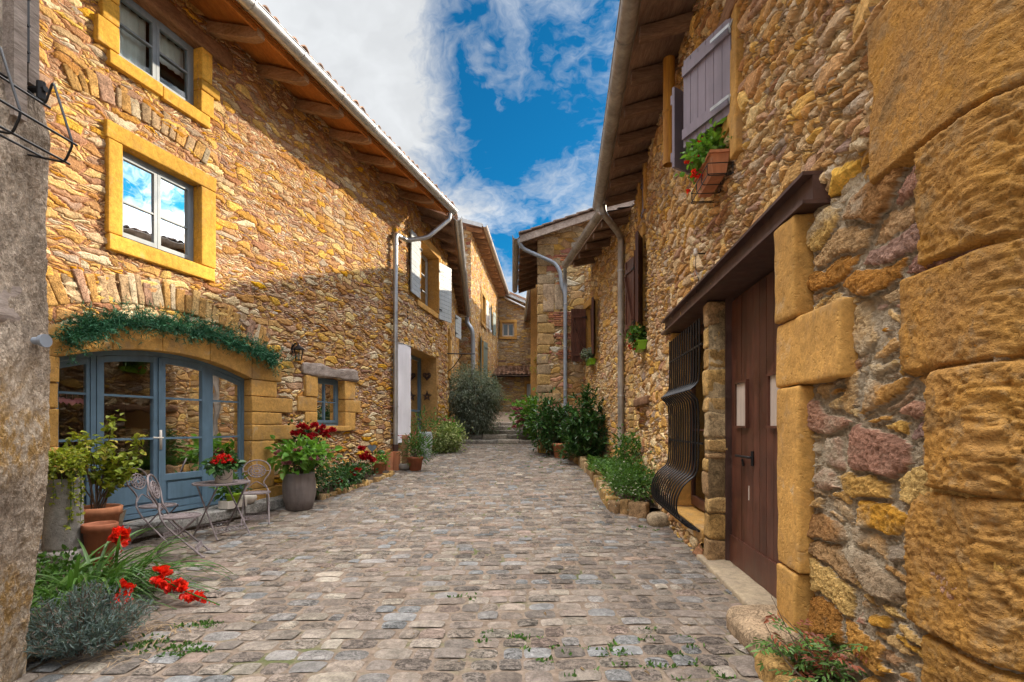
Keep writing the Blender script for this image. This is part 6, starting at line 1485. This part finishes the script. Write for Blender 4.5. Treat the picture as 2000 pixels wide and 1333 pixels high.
# --- on the walls
gt_ = thing('fir_garland', 'dark green artificial fir garland draped along the top of the glass-door arch', 'garland', tuple(L1.P(7.4, 2.85, .1)))
rng = np.random.default_rng(91); mb = MB(); path = bez([L1.P(t, z, .11) for t, z in ((6.02, 2.50), (6.22, 2.68), (6.45, 2.78), (6.9, 2.90), (7.4, 2.93), (7.9, 2.90), (8.4, 2.84), (8.9, 2.74), (9.22, 2.62))], 26)
for j in range(len(path)):
    tn = path[min(j + 1, len(path) - 1)] - path[max(j - 1, 0)]; tn /= np.linalg.norm(tn)
    for _ in range(5):
        d = rng.normal(size=3); d -= tn * (d @ tn) * .5; d /= np.linalg.norm(d); d = d + tn * rng.choice([-.5, .5]); d[:2] += L1.n * .25; d /= np.linalg.norm(d); L_ = rng.uniform(.12, .29) * (1 + .25 * math.sin(j * .19) + .2 * math.sin(j * .47)); n = 22; t = rng.uniform(.0, 1, n)[:, None]
        p = path[j] + d * t * L_; nd_ = rng.normal(size=(n, 3)) * .8 + d * .9; mb.leaves(p, nd_, rng.uniform(.04, .065, n), .17, .1, rcol(n, rng, rng.uniform(.1, .9)), .05, rng)
mb.build('needles', M['needle'], gt_); MB().tube(path, .012, 5).build('stem', M['bark'], gt_)
lm = thing('wall_lantern', 'small black wall lantern above and left of the little window', 'lamp', tuple(L1.P(9.75, 2.9, 0)))
mb = MB().fbox(L1, 9.72, 9.78, 2.86, 3.05, .0, .025).tube(bez([L1.P(9.75, 2.98, .02), L1.P(9.75, 3.06, .08), L1.P(9.75, 3.07, .15), L1.P(9.75, 3.0, .17)], 6), .012, 6); mb.build('bracket', M['iron'], lm)
c = L1.P(9.75, 0, .17); mb = MB().lathe([(0, 3.04), (.03, 3.02), (.05, 3.0), (.115, 2.955), (.115, 2.945), (0, 2.945)], (c[0], c[1], 0), 8); mb.build('cap', M['iron'], lm); MB().lathe([(0, 2.735), (.05, 2.735), (.055, 2.75), (0, 2.75)], (c[0], c[1], 0), 8).build('base', M['iron'], lm)
mb = MB()
for k in range(6): q = k * math.pi / 3; mb.tube([(c[0] + .055 * math.cos(q), c[1] + .055 * math.sin(q), 2.745), (c[0] + .088 * math.cos(q), c[1] + .088 * math.sin(q), 2.95)], .007, 5)
mb.build('cage', M['iron'], lm); MB().lathe([(.048, 2.75), (.08, 2.945)], (c[0], c[1], 0), 6).build('pane', M['glass'], lm)
MB().tube([(c[0], c[1], 2.76), (c[0], c[1], 2.86)], .02, 8).build('bulb', M['cream'], lm, smooth=True)
bn = thing('banner', 'long blank white cloth banner hanging beside the zinc downpipe', 'banner', tuple(L1.P(13.7, 2.3, .1)))
t = np.linspace(13.38, 14.12, 20); z = np.linspace(1.05, 3.67, 30); tt_, zz_ = np.meshgrid(t, z, indexing='ij'); wv = .13 + .012 * np.sin(tt_ * 9 + zz_ * .8) + .006 * np.sin(zz_ * 5 + tt_ * 3); tt_ = tt_ - (3.67 - zz_) * .018
mb = MB().grid(L1.P(tt_, zz_, wv)); mb.grid(L1.P(tt_, zz_, wv - .004), flip=True); mb.build('cloth', M['white'], bn, smooth=True); MB().tube([L1.P(13.34, 3.68, .13), L1.P(14.14, 3.68, .13)], .012, 6).build('rod', M['zinc'], bn)
mb = MB(); rng = np.random.default_rng(93)                           # faint line of print and a spray of red marks at the hem
mb.fbox(L1, 13.44, 13.92, 1.30, 1.306, .150, .151); mb.build('print_line', M['ltgrey'], bn)
for nm, z in (('hanging_heart', 3.12), ('hanging_star', 2.46)):
    o = thing(nm, ['rusty twig heart hanging in the ochre door recess above the star', 'rusty twig star hanging in the ochre door recess below the heart'][nm == 'hanging_star'], 'ornament', tuple(L2.P(16.62, z, -.28))); f = Fr(L2.P(16.64, 0, -.28)[:2], L2.n, (-.16, -1)); mb = MB(); rng = np.random.default_rng(94)
    if nm == 'hanging_heart': sh_ = np.stack([hx * 1.35, hz * 1.35], -1)
    else: q = np.arange(11) * math.pi / 5 + math.pi / 2; rr = np.where(np.arange(11) % 2, .07, .17); sh_ = np.stack([np.cos(q) * rr, np.sin(q) * rr], -1)
    for sc in (1, .82, .62, .42):
        for _ in range(2): pp_ = sh_ * sc; mb.tube(f.P(pp_[:, 0] + rng.normal(0, .006, len(pp_)), z + pp_[:, 1] + rng.normal(0, .006, len(pp_)), rng.uniform(0, .02) + 0 * pp_[:, 0]), .009, 5)
    mb.tube(f.P(np.array([0, 0.]), np.array([z + .1, z + .3]), 0), .003, 4); mb.build('twigs', M['steel'], o)
hg = thing('heart_garland', 'string of small pink hearts hanging behind the far left door pane', 'ornament', tuple(L1.P(6.2, 1.85, -.16))); mb = MB(); mb.tube([L1.P(6.04, 1.89, -.155), L1.P(6.4, 1.89, -.155)], .003, 4); mb.build('cord', M['cream'], hg)
for k, tq in enumerate((6.07, 6.13, 6.19, 6.25, 6.31, 6.37)):
    mb = MB(); s_ = .42; zq = 1.79 + .012 * ((k * 5) % 3); mb.add(L1.P(tq + hx * s_ / L1.L, zq + hz * s_, -.15), [np.arange(30)]); mb.add(L1.P(tq + hx * s_ / L1.L, zq + hz * s_, -.165), [np.arange(30)]); mb.tube([L1.P(tq, zq + .02, -.157), L1.P(tq, 1.89, -.157)], .002, 4); mb.build('heart', M['mauve'], hg)
wr = thing('wire_basket', 'black wire flower-basket holder fixed to the rendered wall, empty', 'basket', tuple(NL.P(2.9, 3.1, 0))); mb = MB()
prof = [(.0, 3.42), (.05, 3.40), (.165, 3.31), (.215, 3.44), (.335, 3.08), (.285, 2.98), (-.01, 3.05)]
for t in (2.90, 2.62, 2.34):
    mb.tube(corners([NL.P(t, z, w_) for w_, z in prof], .03), .0065, 6)
for w_, z in ((.05, 3.40), (.165, 3.31), (.33, 3.09), (.285, 2.985), (.14, 3.02)): mb.tube([NL.P(2.25, z, w_), NL.P(2.93, z, w_)], .0065, 6)
mb.build('wires', M['iron'], wr, smooth=True)
sl = thing('street_lantern', 'old street lantern on a wall bracket past the gable corner', 'lamp', (1.2, 24.2, 5.2)); mb = MB().tube(bez([(1.60, 24.2, 5.75), (1.35, 24.2, 5.72), (1.15, 24.2, 5.5)], 6), .025, 6); mb.build('bracket', M['iron'], sl)
MB().lathe([(0, 5.52), (.06, 5.5), (.24, 5.32), (0, 5.31)], (1.15, 24.2, 0), 6).build('cap', M['iron'], sl); MB().lathe([(.20, 5.31), (.12, 4.85), (0, 4.84)], (1.15, 24.2, 0), 6).build('pane', M['cream'], sl)
vn = thing('hanging_vine', 'yellowing creeper hanging from the far corner of the gabled house', 'plant', (.95, 21.6, 3.6)); plant(vn, 'lf_yel', A(.99, 21.6, 3.95), (.14, .25, .5), 260, 24, .11, 96, width=.7)

wh = thing('wall_hook', 'small porcelain wall hook with a loose wire on the golden wall above the steel beam', 'hook', tuple(R1.P(5.7, 3.4, .05)))
MB().tube([R1.P(5.7, 3.42, 0), R1.P(5.7, 3.42, .12)], .008, 6).build('bracket', M['iron'], wh); MB().lathe([(0, 3.40), (.022, 3.40), (.028, 3.43), (.018, 3.45), (.026, 3.47), (0, 3.48)], (*R1.P(5.7, 0, .12)[:2], 0), 10).build('insulator', M['cream'], wh, smooth=True)
MB().tube(bez([R1.P(5.7, 3.40, .12), R1.P(5.74, 3.25, .11), R1.P(5.66, 3.12, .10), R1.P(5.76, 3.0, .10)], 8), .004, 5).build('wire', M['iron'], wh)
